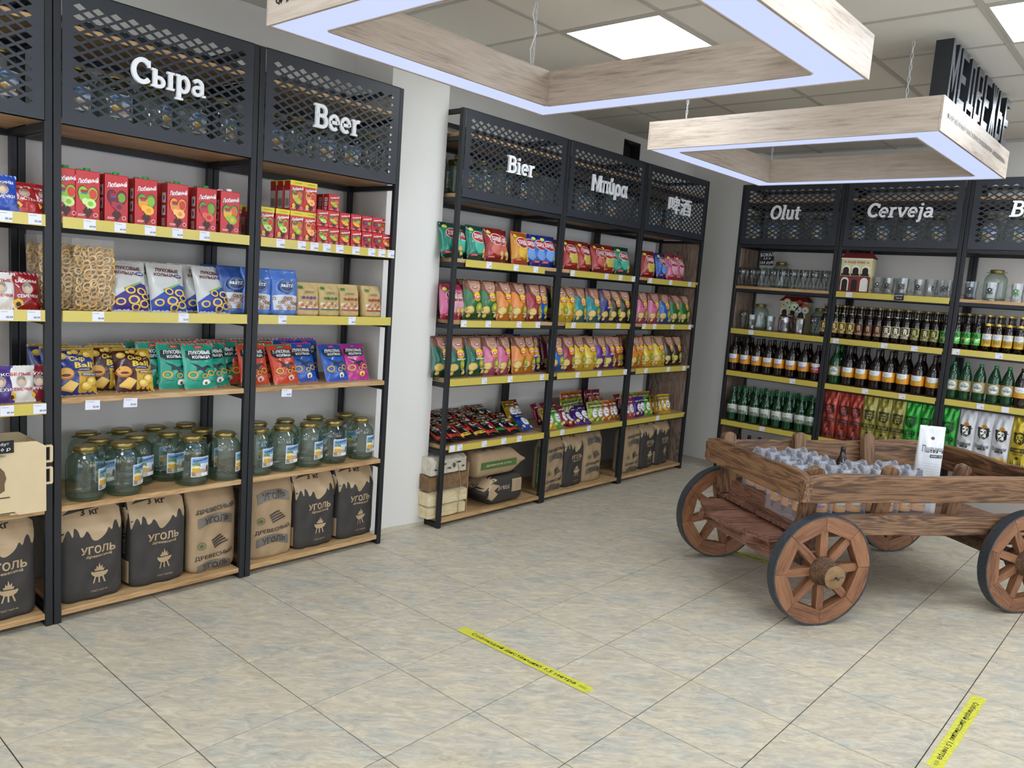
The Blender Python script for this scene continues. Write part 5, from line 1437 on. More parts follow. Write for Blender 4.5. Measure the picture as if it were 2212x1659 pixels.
for i, x in enumerate((1.160, 1.268, 1.375, 1.484, 1.586, 1.691, 1.799, 1.905)):
    pr_, lk = (PGO2, 'green bottle with oval label') if i == 0 else (PB2, 'dark bottle with orange label')
    bot(pr_, 7, x, .055, .932, lk, 'bottle', 'dark plastic beer bottles', SH[2], 'front row'); bot(pr_, 7, x, .165, .932, lk, 'bottle', 'dark plastic beer bottles', SH[2], 'second row')
for i, x in enumerate((2.041, 2.127, 2.221, 2.317, 2.402, 2.488)):
    pr_, lk = (PB3, 'dark bottle with orange label') if i == 5 else (PGO, 'green bottle with oval label')
    bot(pr_, 8, x, .055, .938, lk, 'bottle', 'dark plastic beer bottles', SH[2], 'front row')
BE = {'y': (beer_proto(dict(k='bear', bg='#cfa63f', dark='#2b1d14', light='#e3c774', t='БОКС')), 'yellow-label beer bottle'), 'b': (beer_proto(dict(k='bear', bg='#5a3222', dark='#22130d', light='#c9935e', t='БОКС')), 'brown-label beer bottle'), 'c': (beer_proto(dict(k='bear', bg='#d8cba6', dark='#2b2016', light='#e8dfc2', t='БОКС')), 'cream-label beer bottle'), 'o': (beer_proto(dict(k='bear', bg='#9c9a4a', dark='#2f2a16', light='#c9c47c', t='БОКС')), 'olive-label beer bottle'), 'i': (beer_proto(dict(k='ipa', bg='#3f9c3a')), 'green IPA beer bottle'), 'g': (beer_proto(dict(k='gold', bg='#d9a52f'), '#c9a83a'), 'gold-label beer bottle')}
seq = [('y', 1.034), ('y', 1.103), ('y', 1.181), ('y', 1.249), ('b', 1.318), ('b', 1.390), ('b', 1.460), ('c', 1.533), ('c', 1.598), ('c', 1.668), ('o', 1.742), ('o', 1.812), ('o', 1.879), ('i', 1.930+.016), ('i', 2.025), ('i', 2.092), ('i', 2.160), ('g', 2.228), ('g', 2.296), ('g', 2.364), ('g', 2.434), ('g', 2.505)]
for k, x in seq:
    b = 6 if x < 1.07 else 7 if x < 1.97 else 8
    if 1.05 < x < 1.118: x = 1.122
    z = CZ[1] if b < 8 else CZ[1]+.006
    for rw, y in (('front row', .045), ('second row', .118), ('third row', .191)):
        bot(BE[k][0], b, x, y, z, BE[k][1], 'beer bottle', 'glass beer bottles', SH[1], rw)
PO = {'red': (pouch_proto('#a23a2c', '#2a1512', 'ЭЛЬ', 1), 'red foil pouch with bear'), 'olive': (pouch_proto('#938a3c', '#24200f', 'ЛЕГКОЕ', 3), 'olive foil pouch with bear'), 'green': (pouch_proto('#2f9c35', '#0f3315', 'ЛАГЕР', 5), 'green foil pouch with bear'), 'white': (pouch_proto('#cfcfd2', '#2a2a2e', '', 7, '#d0902a', True), 'white pouch with bear in cap'), 'yellow': (pouch_proto('#c2a92f', '#2b2410', 'НЕФИЛЬТР', 9), 'yellow foil pouch with bear')}
for k, x, y in (('red', 1.165, .06), ('red', 1.275, .07), ('red', 1.375, .06), ('olive', 1.482, .055), ('olive', 1.592, .06), ('olive', 1.698, .06), ('green', 1.800, .055), ('green', 1.905, .07), ('green', 2.062, .06), ('white', 2.185, .055), ('white', 2.300, .06), ('white', 2.415, .055), ('yellow', 2.530, .06), ('red', 1.22, .15), ('olive', 1.55, .15), ('green', 1.85, .16)):
    b = 7 if x < 1.97 else 8
    good(PO[k][0], b, x, y, CZ[3], PO[k][1], 'foil pouch', 'bear-printed foil pouches', SH[3], 'front row' if y < .1 else 'second row', rz=jit(.15))

# glasses and mugs
def glass_proto():
    pr = Proto('beer_glass')
    g = MB().lathe([(0, .004), (.030, .003), (.031, .0), (.030, .008), (.017, .018), (.016, .03), (.024, .06), (.034, .10), (.037, .13), (.035, .165), (.0335, .165), (.0352, .13), (.032, .10), (.022, .062), (.012, .035), (0, .032)], CLRGL, 18)
    pr.part('glass', g)
    q = Print(); q('#2a2c30', blob(0, .022, .015, .018, 3)); q('#2a2c30', rect(-.020, -.004, .020, .003, 4, 1)); q('#c9c9cc', ell(0, .022, .006, .007))
    pr.part('printed_emblem', q.build(MB(), cylmap(.0362, .105), .01)); return pr
def mug_proto(emb='#2a2c30', facet=True, h=.132, r=.042):
    pr = Proto('beer_mug')
    g = MB().lathe([(0, .006), (r*.9, .006), (r*.94, 0), (r*.97, .01), (r*.90, .04), (r*1.02, .09), (r*1.04, h), (r*.98, h), (r*.95, .09), (r*.84, .04), (r*.86, .018), (0, .016)], CLRGL, 12 if facet else 20, smooth=not facet)
    pr.part('glass', g)
    pr.part('handle', MB().tube([(-r*.95, 0, h*.82), (-r*1.35, 0, h*.86), (-r*1.72, 0, h*.70), (-r*1.75, 0, h*.42), (-r*1.4, 0, h*.22), (-r*.92, 0, h*.22)], .0065, CLRGL, 8))
    if emb:
        q = Print(); q(emb, blob(0, .020, .016, .016, 3)); q(emb, rect(-.022, -.006, .022, .002, 4, 1)); q('#d5d5d8', ell(0, .021, .006, .006))
        pr.part('printed_emblem', q.build(MB(), cylmap(r*1.03, .055), .01))
    return pr
BG, MG, MGp, MGg = glass_proto(), mug_proto(), mug_proto(None), mug_proto('#3f8f4a')
for rw, y in (('front row', .045), ('second row', .125)):
    for x in (.258, .352, .444, .541, .630, .723, .815, .905, .994): good(BG, 6, x, y, 1.693, 'tapered beer glass with dark emblem', 'beer glass', 'tapered beer glasses', SH[0], rw, rz=jit(.4))
for x, y in ((.377, .075), (.545, .075), (.688, .065), (.818, .06)): good(MGp, 6, x, y, CZ[1], 'plain thick glass beer mug', 'beer mug', 'glass beer mugs', SH[1], rz=jit(.2))
good(BG, 6, .285, .10, CZ[1], 'plain tall beer glass', 'beer glass', 'tapered beer glasses', SH[1]); good(BG, 6, .94, .06, CZ[1], 'plain tall beer glass', 'beer glass', 'tapered beer glasses', SH[1]); good(BG, 6, .93, .15, CZ[1], 'plain tall beer glass', 'beer glass', 'tapered beer glasses', SH[1], 'second row')
for x, y in ((1.409, .06), (1.602, .05), (1.803, .05), (1.905, .07)): good(MG, 7, x, y, 1.694, 'glass beer mug with dark emblem', 'beer mug', 'glass beer mugs', SH[0], rz=PI+jit(.3) if x > 1.5 else jit(.3))
for x, y in ((1.47, .15), (1.56, .16), (1.70, .15), (1.86, .16)): good(MG, 7, x, y, 1.694, 'glass beer mug with dark emblem', 'beer mug', 'glass beer mugs', SH[0], 'second row', rz=jit(.3))
for x, y, pr_, lk in ((2.072, .08, MG, 'glass beer mug with dark emblem'), (2.210, .06, MG, 'glass beer mug with dark emblem'), (2.375, .06, MGg, 'glass beer mug with green emblem'), (2.50, .07, MG, 'glass beer mug with dark emblem')): good(pr_, 8, x, y, 1.694, lk, 'beer mug', 'glass beer mugs', SH[0], rz=jit(.2))
good(JAR0, 6, .511, .27, 1.694, 'large glass jar behind beer glasses', 'jar', 'three-litre glass jars', SH[0]); good(JAR0, 6, .36, .27, CZ[1], 'large glass jar behind mugs', 'jar', 'three-litre glass jars', SH[1]); good(JAR0, 6, .90, .29, CZ[1], 'large glass jar behind mugs', 'jar', 'three-litre glass jars', SH[1]); good(JAR0, 8, 2.195, .25, 1.694, 'large glass jar behind mugs', 'jar', 'three-litre glass jars', SH[0])
DK = pet_proto(BROWNGL, '#17110e', dict(k='red', bg='#3a2b22', t='КВАС'), h=.285, r=.043)
for x in (.32, .42, .52, .62, .72): good(DK, 6, x, .20, .056, 'dark bottle with dark label', 'bottle', 'dark plastic beer bottles', SH[4], rz=jit(.3))
finish_labels()
# ------------------------------------------------------------------ hanging wood light frames
def chain(parent, x, y, z0, z1):
    mb = MB(); n = max(3, int((z1-z0)/.026)); cm = P('chain_steel', '#e4e6e8', .35, .2)
    for i in range(n):
        zc = z0 + (z1-z0)*(i+.5)/n; hl = (z1-z0)/n*.62
        pts = []
        for k in range(10):
            a = 2*PI*k/10; u = .0055*math.cos(a); w = hl*math.sin(a)
            pts.append((x+u, y, zc+w) if i % 2 else (x, y+u, zc+w))
        mb.tube(pts, .0024, cm, 4, True)
    return mb.obj('chain', parent)
def board(parent, name, L, h, t, loc, rz):
    return MB().bbox(-L/2, -t/2, 0, L/2, t/2, h, WOTAN, .001).obj(name, parent, loc, (0, 0, rz))
def light_frame(x0, x1, y0, y1, zb, h, band, label, chains):
    cx, cy = (x0+x1)/2, (y0+y1)/2
    r = empty('hanging_light_frame', (cx, cy, zb)); tag(r, label, 'light fixture', 'square wood light frames hanging from the ceiling')
    w, d = x1-x0, y1-y0; t = .012
    for s in (-1, 1):
        board(r, 'outer_board', w, h, t, (0, s*(d/2-t/2), 0), 0 if s < 0 else PI); board(r, 'outer_board', d-2*t-.001, h, t, (s*(w/2-t/2), 0, 0), PI/2*s)
        board(r, 'inner_board', w-2*band, h, t, (0, s*(d/2-band+t/2), 0), 0); board(r, 'inner_board', d-2*band-2*t-.001+2*t, h, t, (s*(w/2-band+t/2), 0, 0), PI/2)
        g = .0005
        MB().box(-w/2+t+g, -.5*(band-2*t)+g, .003, w/2-t-g, .5*(band-2*t)-g, .008, LED).obj('diffuser', r, (0, s*(d/2-band/2), 0))
        MB().box(-.5*(band-2*t)+g, -d/2+band-t+g, .003, .5*(band-2*t)-g, d/2-band+t-g, .008, LED).obj('diffuser', r, (s*(w/2-band/2), 0, 0))
    MB().box(-w/2+t, -d/2+t, h-.01, w/2-t, -d/2+band-t, h-.004, WOTAN).obj('top_cover', r); MB().box(-w/2+t, d/2-band+t, h-.01, w/2-t, d/2-t, h-.004, WOTAN).obj('top_cover', r)
    MB().box(-w/2+t, -d/2+band-t, h-.01, -w/2+band-t, d/2-band+t, h-.004, WOTAN).obj('top_cover', r); MB().box(w/2-band+t, -d/2+band-t, h-.01, w/2-t, d/2-band+t, h-.004, WOTAN).obj('top_cover', r)
    for a, b in chains: chain(r, a*(w/2-band/2), b*(d/2-band/2), h-.006, CEIL-zb-.004)
    return r, w, d
FZ, FH = 2.43, .165
f1, w1, d1 = light_frame(1.33, 2.92, -2.362, -.742, FZ, FH, .163, 'nearer square wood light frame hanging from the ceiling', [(-.9, .8), (.78, .95), (.9, -.8), (-.9, -.9)])
f2, w2, d2 = light_frame(3.92, 5.49, -2.372, -.745, FZ, FH, .150, 'farther wood light frame with black block letters on top', [(-.95, .85), (.9, .9), (-.93, -.82), (.9, -.9)])
MB().tube([(.78*(w1/2-.08)-.012, .95*(d1/2-.08), FH-.004), (.78*(w1/2-.08)-.018, .95*(d1/2-.08)+.006, .25), (.78*(w1/2-.08)+.004, .95*(d1/2-.08)-.004, .33), (.78*(w1/2-.08)-.020, .95*(d1/2-.08)+.004, .41), (.78*(w1/2-.08)-.006, .95*(d1/2-.08), CEIL-FZ-.004)], .0032, WHITE, 6).obj('power_cable', f1)
tx = Print()('#2a2522', T('ФИРМЕННЫЙ МАГАЗИН ПИВОВАРНИ', 0, .080, 1.50, .040, .02))
tx.build(MB(), lambda x, z, l: (-w1/2-.0006-l, -x, z)).obj('printed_lettering', f1, fix=False)
tx = Print()('#4a4642', T('ФИРМЕННЫЙ МАГАЗИН ПИВОВАРНИ «МЕДВЕЖЬЕ»', 0, .090, 1.40, .038, .015))
tx.build(MB(), lambda x, z, l: (x, -d2/2-.0006-l, z)).obj('printed_lettering', f2, fix=False)
# standing block letters
LB_ = P('black_block_letter', '#23252a', .35, .3); LF_ = P('brushed_letter_face', '#5b5f66', .28, .7, bump=.15, bscale=80)
def q_(a, b, c, d): return [(a, b), (c, b), (c, d), (a, d)]
BL = {'М': [[(0,0),(0,1),(.2,1),(.5,.45),(.8,1),(1,1),(1,0),(.8,0),(.8,.62),(.5,.12),(.2,.62),(.2,0)]],
      'Е': [[(0,0),(0,1),(.95,1),(.95,.86),(.24,.86),(.24,.57),(.8,.57),(.8,.43),(.24,.43),(.24,.14),(.95,.14),(.95,0)]],
      'Д': [q_(0,0,.15,.09), q_(.85,0,1,.09), q_(0,.09,1,.21), q_(.12,.21,.34,.87), q_(.66,.21,.88,.87), q_(.12,.87,.88,1)],
      'В': [q_(0,0,.24,1), q_(.24,0,.7,.14), q_(.24,.43,.7,.57), q_(.24,.86,.7,1), q_(.7,.05,.95,.47), q_(.7,.53,.92,.95)],
      'Ж': [[(.39,0),(.39,.40),(.2,0),(0,0),(.27,.52),(.02,1),(.22,1),(.39,.64),(.39,1),(.61,1),(.61,.64),(.78,1),(.98,1),(.73,.52),(1,0),(.8,0),(.61,.40),(.61,0)]],
      'Ь': [q_(0,0,.24,1), q_(.24,0,.72,.14), q_(.24,.46,.72,.6), q_(.72,.05,.96,.55)]}
word = 'МЕДВЕЖЬЕ'; lw = 1.44/len(word)
for i, c in enumerate(word):
    mb = MB(); y0, y1 = -d2/2+.002, -d2/2+.082
    for pl_ in BL[c]:
        pts = [(-.74 + lw*i + a*lw*.80, FH + .001 + b*.268) for a, b in pl_]
        tri = tessellate_polygon([[Vector((p[0], p[1], 0)) for p in pts]])
        mb.prism(pts, y0+.001, y1, LB_); mb.add([(p[0], y0, p[1]) for p in pts], [tuple(t) for t in tri], LF_)
    mb.obj('block_letter', f2)

# ------------------------------------------------------------------ distance tapes on the floor
TAPE = P('yellow_floor_tape', '#d6d345', .3, coat=.3, bump=.5, bscale=60)
def tape(x, y, rz, L, w, label, seed):
    r_ = random.Random(seed); n = 24
    top = [(L*i/n, w + r_.uniform(-.0012, .0012)) for i in range(n+1)]; bot = [(L*i/n, r_.uniform(-.0008, .0008)) for i in range(n+1)]
    vs = [(a, b, .0006) for a, b in bot] + [(a, b, .0006) for a, b in top]
    m = n+1
    mb = MB().add(vs, [(i, i+1, m+i+1, m+i) for i in range(n)], TAPE)
    mb.add([(a, b, .0001) for a, b, _ in vs], [(i, m+i, m+i+1, i+1) for i in range(n)], TAPE)
    root = mb.obj('floor_tape', None, (x, y, 0), (0, 0, rz), fix=False); tag(root, label, 'floor tape', 'yellow distance tapes on the floor')
    q = Print()('#24270e', T('Соблюдай дистанцию 1,5 метра', L*.5, w*.5, L*.80, w*.50, .004)); q('#8f9430', T('ООО', L*.95, w*.5, L*.05, w*.25))
    q.build(MB(), lambda a, b, l: (a, b, .0008+l)).obj('printed_text', root, fix=False)
tape(2.151, -1.115, -PI/2, .725, .056, 'yellow text tape on open floor left of the cart', 1)
tape(3.400, -2.928, PI, .72, .052, 'yellow text tape at bottom right corner of the picture', 2)
tape(4.255, -1.12, -PI/2, .75, .056, 'yellow text tape lying under the cart', 3)

# ------------------------------------------------------------------ wooden cart
cart = empty('wooden_cart', (3.855, -1.786, 0), (0, 0, math.atan2(-.535, .845)))
tag(cart, 'rustic brown wooden cart with spoked wheels and plank bench', 'cart')
def plank(name, L, h, t, loc, rot=(0, 0, 0), seed=0, wav=.006, mat=CART, taper=0, parent=cart, endcut=.012, n=14):
    """board: local x length, z height, y thickness; uneven live edges"""
    r_ = random.Random(seed)
    a = [r_.uniform(0, 6.28) for _ in range(4)]
    up = []; dn = []
    for i in range(n+1):
        u = i/n; x = -L/2 + L*u
        k = min(1, u*n/1.2, (1-u)*n/1.2); ec = endcut*(1-k)
        up.append((x, h*(1-taper*u) + wav*(math.sin(5*u+a[0]) + .5*math.sin(13*u+a[1])) - ec))
        dn.append((x, wav*(math.sin(6*u+a[2]) + .5*math.sin(11*u+a[3]))*.7 + ec*.6))
    b = .004
    rings = []
    for y, s in ((-t/2, b), (-t/2+b, 0), (t/2-b, 0), (t/2, b)):
        rings.append([(x, y, z+s) for x, z in dn] + [(x, y, z-s) for x, z in up[::-1]])
    m = len(rings[0]); vs = [p for r0 in rings for p in r0]; fs = []
    for k in range(3):
        for i in range(m): fs.append((k*m+i, k*m+(i+1) % m, (k+1)*m+(i+1) % m, (k+1)*m+i))
    q = n+1
    for k in (0, 3):
        for i in range(n): fs.append((k*m+i, k*m+i+1, k*m+m-2-i, k*m+m-1-i))
    return MB().add(vs, fs, mat).obj(name, parent, loc, rot)
def wheel(L, W, seed, hubout):
    """hubout: +1 hub end looks to -y (near side), -1 to +y"""
    wh = empty('wheel', (L, -W, .281), (0, seed*.17, 0), cart)
    r0, r1, rt, t = .205, .272, .280, .052
    f = MB()
    a0, a1 = PI/2-PI/8+.004, PI/2+PI/8-.004
    out = [(r1*math.cos(a0+(a1-a0)*k/6), r1*math.sin(a0+(a1-a0)*k/6)) for k in range(7)]
    pts = out + [(r0*math.cos(a1), r0*math.sin(a1)), (r0*math.cos(a0), r0*math.sin(a0))]
    f.prism(pts, -t/2, t/2, SPOKE); fm = fixn(f.mesh('felloe'))
    s = MB(); s.add([(.045, -.016, -.020), (.045, .016, -.020), (.045, .016, .020), (.045, -.016, .020), (.12, -.019, -.022), (.12, .019, -.022), (.12, .019, .022), (.12, -.019, .022), (.208, -.016, -.019), (.208, .016, -.019), (.208, .016, .019), (.208, -.016, .019)],
               [(0,1,2,3), (0,4,5,1), (1,5,6,2), (2,6,7,3), (3,7,4,0), (4,8,9,5), (5,9,10,6), (6,10,11,7), (7,11,8,4), (8,11,10,9)], SPOKE); sm = fixn(s.mesh('spoke'))
    for k in range(8):
        put('felloe', fm, wh, (0, 0, 0), (0, k*PI/4, 0)); put('spoke', sm, wh, (0, 0, 0), (0, k*PI/4+PI/8+PI/8*0, 0))
    ty = MB(); n = 48; vs = []
    r_ = random.Random(seed)
    for k in range(n):
        a = 2*PI*k/n; e = r_.uniform(-.0008, .0008)
        for rr, y in ((rt+e, -t/2-.002), (rt+e, t/2+.002), (r1-.0005, t/2+.002), (r1-.0005, -t/2-.002)): vs.append((rr*math.cos(a), y, rr*math.sin(a)))
    fs = []
    for k in range(n):
        k2 = (k+1) % n
        for j in range(4): fs.append((k*4+j, k2*4+j, k2*4+(j+1) % 4, k*4+(j+1) % 4))
    ty.add(vs, fs, IRON).obj('iron_tyre', wh)
    hb = MB(); prof = [(0, -.075), (.052, -.075), (.064, -.06), (.072, -.02), (.074, .02), (.068, .042), (.064, .048), (.062, .105), (.058, .113)]
    hb.lathe(prof, HUBW, 22); 
    hm = hb
    o = hm.obj('hub', wh, (0, 0, 0), (R(90)*hubout, 0, 0))
    e = MB().lathe([(.058, .1132), (.050, .117), (0, .118)], ENDW, 18); e.tube([(0, 0, .12), (0, 0, .14)], .006, IRON, 8); e.tube([(-.03, -.02, .128), (.03, .02, .132)], .0022, IRON, 6)
    e.obj('hub_end', wh, (0, 0, 0), (R(90)*hubout, 0, 0))
wheel(0.0, -.485, 1, -1); wheel(-0.018, .485, 2, 1); wheel(1.29, -.485, 3, -1); wheel(1.27, .485, 4, 1)
for L in (0, 1.28):
    MB().tube([(L, -.46, .281), (L, 0, .288), (L, .46, .281)], .042, HUBW, 12).obj('axle', cart)
    plank('bolster', .74, .10, .09, (L, 0, .325), (0, 0, R(90)), 31+int(L), .004, CARTD)
plank('under_beam', 1.45, .06, .07, (.64, 0, .355), (0, 0, 0), 8, .003, CARTD)
for k in range(5):                                   # cart floor
    plank('floor_board', 1.50, .142, .022, (.66, -.30+.15*k+.072-.072+.0, .428), (R(-90), 0, 0), 40+k, .001, CARTD, endcut=.002)
for s in (-1, 1):
    plank('side_rail', 1.50, .10, .055, (.68, s*.415, .425), (0, 0, 0), 50+s, .007)
    plank('side_plank', 1.66, .145, .036, (.675, s*.432, .60), (R(-9)*s, 0, 0), 60+s, .007, endcut=.02)
plank('front_plank', .94, .150, .040, (-.135, 0, .605), (R(-6), 0, R(-90)), 71, .006, endcut=.02)
plank('rear_plank', .92, .145, .036, (1.50, 0, .60), (R(6), 0, R(-90)), 73, .010, endcut=.02)
def stake(L, s, ztop, w=.085):
    n = 8; r_ = random.Random(int(L*100)+s)
    hgt = ztop-.44; pts = [(-w/2, 0), (w/2, 0), (w/2*.95, hgt-.03)] + [(w/2*.95*math.cos(PI*k/n), hgt-.03+.03*math.sin(PI*k/n)) for k in range(1, n)] + [(-w/2*.95, hgt-.03)]
    o = MB().prism([(b, a) for a, b in pts], -.018, .018, CART)
    # local x runs up the stake so that the grain follows it
    o = o.obj('stake', cart, (L, -s*.348, .44))
    tl = math.atan2(.062, hgt)
    o.rotation_euler = (Matrix.Rotation(s*tl, 3, 'X') @ Matrix.Rotation(R(-90), 3, 'Y')).to_euler()
for L, z in ((-.045, .795), (.44, .80), (.94, .80)): stake(L, -1, z)
for L, z in ((-.045, .785), (.40, .788), (.86, .80)): stake(L, 1, z)
# bench: three short boards, a foot board behind
for k, (Wc, L0, L1, L2) in enumerate(((-.235, -.225, -.310, -.05), (-.005, -.315, -.305, -.05), (.225, -.300, -.225, -.05))):
    w = .222
    pts = [(L2, -w/2), (L0, -w/2), ((L0+L1)/2-.008, 0), (L1, w/2), (L2, w/2)]
    t = .030
    mb = MB(); n = len(pts)
    tri = tessellate_polygon([[Vector((a, b, 0)) for a, b in pts]])
    vs = [(a, -b, 0) for a, b in pts] + [(a + (.004 if i in (1, 2, 3) else 0), -b, -t) for i, (a, b) in enumerate(pts)]
    mb.add(vs, [tuple(q) for q in tri] + [tuple(i+n for i in q) for q in tri] + [(i, (i+1) % n, (i+1) % n+n, i+n) for i in range(n)], CARTD)
    mb.obj('seat_board', cart, (0, -Wc, .402))
plank('foot_board', .82, .125, .026, (-.045, .0, .400), (R(-14), 0, R(-90)), 81, .006, CARTD, endcut=.03)
plank('bench_support', .62, .10, .05, (-.17, 0, .272), (0, 0, R(90)), 83, .003, CARTD)
plank('bench_bracket', .34, .07, .05, (-.12, -.22, .30), (0, R(8), 0), 85, .003, CARTD); plank('bench_bracket', .34, .07, .05, (-.12, .22, .30), (0, R(8), 0), 86, .003, CARTD)
bpy.context.view_layer.update()
CM = cart.matrix_world.copy()
def cartp(L, W, z): return CM @ Vector((L, -W, z))
CROT = math.atan2(-.535, .845)

# shrink-wrapped six-packs standing in the cart
WRAP = film_clear('shrink_film', '#e6e9f6', .10)
P1a, P1b = pet_proto(BROWNGL, '#2a1a14', OR1, h=.292, r=.0465), pet_proto(BROWNGL, '#2a1a14', OR2, h=.292, r=.0465)
def pack(L, W, label, pr_, rz):
    p0 = cartp(L, W, .4415)
    r = empty('bottle_pack', p0, (0, 0, CROT)); tag(r, label, 'bottle pack', 'shrink-wrapped six-packs in the cart')
    S = .096
    pos = [((i-.5)*S, (j-1)*S) for i in range(2) for j in range(3)]
    for x, y in pos:
        b = None
        for nme, me, sub, pl in pr_.parts:
            if b is None: b = put('bottle', me, r, (x, y, 0), (0, 0, rz))
            else: put(nme, me, b)
    mb = MB(); nx, ny = 16, 24; hx, hy = S+.003, 1.5*S+.003
    vs = []
    for j in range(ny+1):
        for i in range(nx+1):
            x = -hx + 2*hx*i/nx; y = -hy + 2*hy*j/ny
            dx = max(0, abs(x)-S/2); dy = min(abs(y-q*S) for q in (-1, 0, 1)); dmin = math.hypot(dx, dy)
            sag = .012*(1-(x/(S/2))**2) if abs(x) < S/2 else 0
            z = .295 - sag - .058*min(1, max(0, (dmin-.015)/.034))**.9
            e = max(abs(x)/hx, abs(y)/hy)
            if e > .93: z -= .02
            vs.append((x, y, z))
    k = nx+1
    mb.add(vs, [(j*k+i, j*k+i+1, (j+1)*k+i+1, (j+1)*k+i) for j in range(ny) for i in range(nx)], WRAP, True)
    bd = [(i, 0) for i in range(nx+1)] + [(nx, j) for j in range(1, ny+1)] + [(i, ny) for i in range(nx-1, -1, -1)] + [(0, j) for j in range(ny-1, 0, -1)]
    vv = []
    for i, j in bd:
        v = vs[j*k+i]; vv.append(v); vv.append((v[0], v[1], .16)); vv.append((v[0], v[1], .01))
    m = len(bd); fs = []
    for q in range(m):
        q2 = (q+1) % m
        fs += [(q*3, q2*3, q2*3+1, q*3+1), (q*3+1, q2*3+1, q2*3+2, q*3+2)]
    mb.add(vv, fs, WRAP, True)
    mb.obj('shrink_film', r)
D0 = CROT  # bottle labels face out of the cart
nearL = (.055, .262, .469, .676)
for i, L in enumerate(nearL): pack(L, .165, 'film-wrapped bottle six-pack, ' + ('nearest the bench' if i == 0 else ORD[i] + ' from the bench') + ', near side', P1b if i else P1a, 0.0 if i else -.5)
for i, L in enumerate((.105, .312)): pack(L, -.150, 'film-wrapped bottle six-pack, ' + ('nearest the bench' if i == 0 else 'second from the bench') + ', far side', P1a, -.9)
lb = pet_proto(BROWNGL, '#2a1a14', OR1, h=.31, r=.046)
p0 = cartp(.60, -.20, .4415)
spawn(lb, 'A', p0.x, p0.y, p0.z, 'loose dark bottle standing behind the wrapped packs in cart', 'bottle', None, rz=CROT)
# white carrier bag in the cart
def carrier():
    pr = Proto('plastic_carrier_bag'); w, h, d = .135, .50, .06
    f, l, add = sackf(w, h, d, 3, 4, .005, top=.05, topw=.98, bot=1.0)
    pr.part('bag_film', add(MB(), P('white_bag_film', '#e4e4e6', .35, bump=.3, bscale=12)))
    q = Print(); q('#5a4038', ell(.004, h*.865, .010, .009)); q('#4a4a50', T('Пшеничн', .010, h*.745, .112, .040, .004)); q('#4a4a50', rect(-.004, h*.650, .060, h*.685)); q('#e4e4e6', T('нефильтр', .028, h*.668, .052, .010))
    for k in range(12): q('#c2c2c8', rect(-.058, h*(.58-.03*k), .058, h*(.583-.03*k), 4, 1))
    pr.part('front_print', q.build(MB(), f, .02, .0016)); return pr
p0 = cartp(.93, .10, .4415)
spawn(carrier(), 'A', p0.x, p0.y, p0.z, 'white plastic carrier bag with dark lettering standing in the cart', 'carrier bag', None, rz=R(-62))

# ------------------------------------------------------------------ single items
# plywood crate with handles in the far left bay
PLY = P('pale_plywood', '#d8c29a', .6, bump=.1, bscale=20, var=.06); BURN = ink('#5b4630')
bx = empty('plywood_crate', (.63, .0, .511)); tag(bx, 'pale plywood crate with bear drawing at left picture edge', 'crate')
pts = [(-.22, -.02), (.085, -.02), (.10, -.035), (.20, -.035), (.20, .235), (.165, .258), (-.02, .262), (-.06, .29), (-.22, .29)]
MB().prism([(a, b+.035) for a, b in pts], -.03, -.022, PLY).obj('front_panel', bx); MB().prism([(a, b+.035) for a, b in pts], .18, .188, PLY).obj('back_panel', bx)
MB().box(.192, -.0215, 0, .20, .1795, .27, PLY).obj('side_panel', bx); MB().box(-.22, -.0215, 0, -.212, .1795, .27, PLY).obj('side_panel', bx); MB().box(-.2115, -.0215, .0, .1915, .1795, .008, PLY).obj('bottom_panel', bx)
for z in (.11, .20): MB().prism([(.201, z), (.222, z), (.226, z+.006), (.226, z+.066), (.222, z+.072), (.201, z+.072), (.201, z+.064), (.216, z+.064), (.216, z+.008), (.201, z+.008)], -.028, -.018, PLY).obj('handle', bx)
q = Print(); q('#6b5236', blob(-.02, .155, .085, .075, 8, 18, .14)); q('#d8c29a', blob(-.03, .150, .055, .045, 4, 14, .1)); q('#6b5236', ell(-.02, .16, .014, .010)); q('#4a3a28', rect(-.21, .075, .07, .080)); q('#4a3a28', rect(-.21, .005, .07, .009))
q.build(MB(), lambda a, b, l: (a, -.0305-l, b)).obj('burnt_drawing', bx, fix=False)
def chalk_card(name, loc, rz, lines, w, h, label, stick=0.0):
    r = empty(name, loc, (0, 0, rz)); tag(r, label, 'price card', 'black chalk price cards')
    MB().bbox(-w/2, -.0015, stick, w/2, .0015, stick+h, P('black_chalk_card', '#17181c', .7), .0008).obj('card', r)
    q = Print()
    for t, cz, tw, th in lines: q('#e9e9ea', T(t, 0, stick+h*cz, w*tw, h*th, .01, R(4), .15))
    q.build(MB(), lambda a, b, l: (a, -.0016-l, b)).obj('chalk_writing', r, fix=False)
    if stick:
        MB().tube([(0, .002, 0), (0, .002, stick+.01)], .003, CLRGL, 8).obj('clip_stem', r); MB().lathe([(0, 0), (.014, 0), (.014, .003), (.004, .006), (0, .006)], CLRGL, 14).obj('clip_base', r)
    return r
chalk_card('chalk_price_card', (.672, -.035, .755), .05, [('12 бут', .70, .6, .28), ('350 р', .28, .7, .32)], .085, .050, 'black chalk price card clipped to plywood crate', .012)
p0 = place_row('C', .445, .10, 1.694+.17)
chalk_card('chalk_price_card', p0, -PI/2, [('БОКАЛ', .78, .95, .26), ('0,5 л', .50, .5, .18), ('150 руб', .18, .95, .26)], .125, .118, 'black chalk price card reading БОКАЛ above the beer glasses', .022)
p0 = place_row('C', 1.602, -.010, 1.652)
chalk_card('chalk_price_card', p0, -PI/2, [('КРУЖКА', .72, .85, .22), ('150 р', .30, .6, .22)], .070, .052, 'small black chalk tag on rail below the mugs')
p0 = place_row('C', .70, .14, CZ[1])
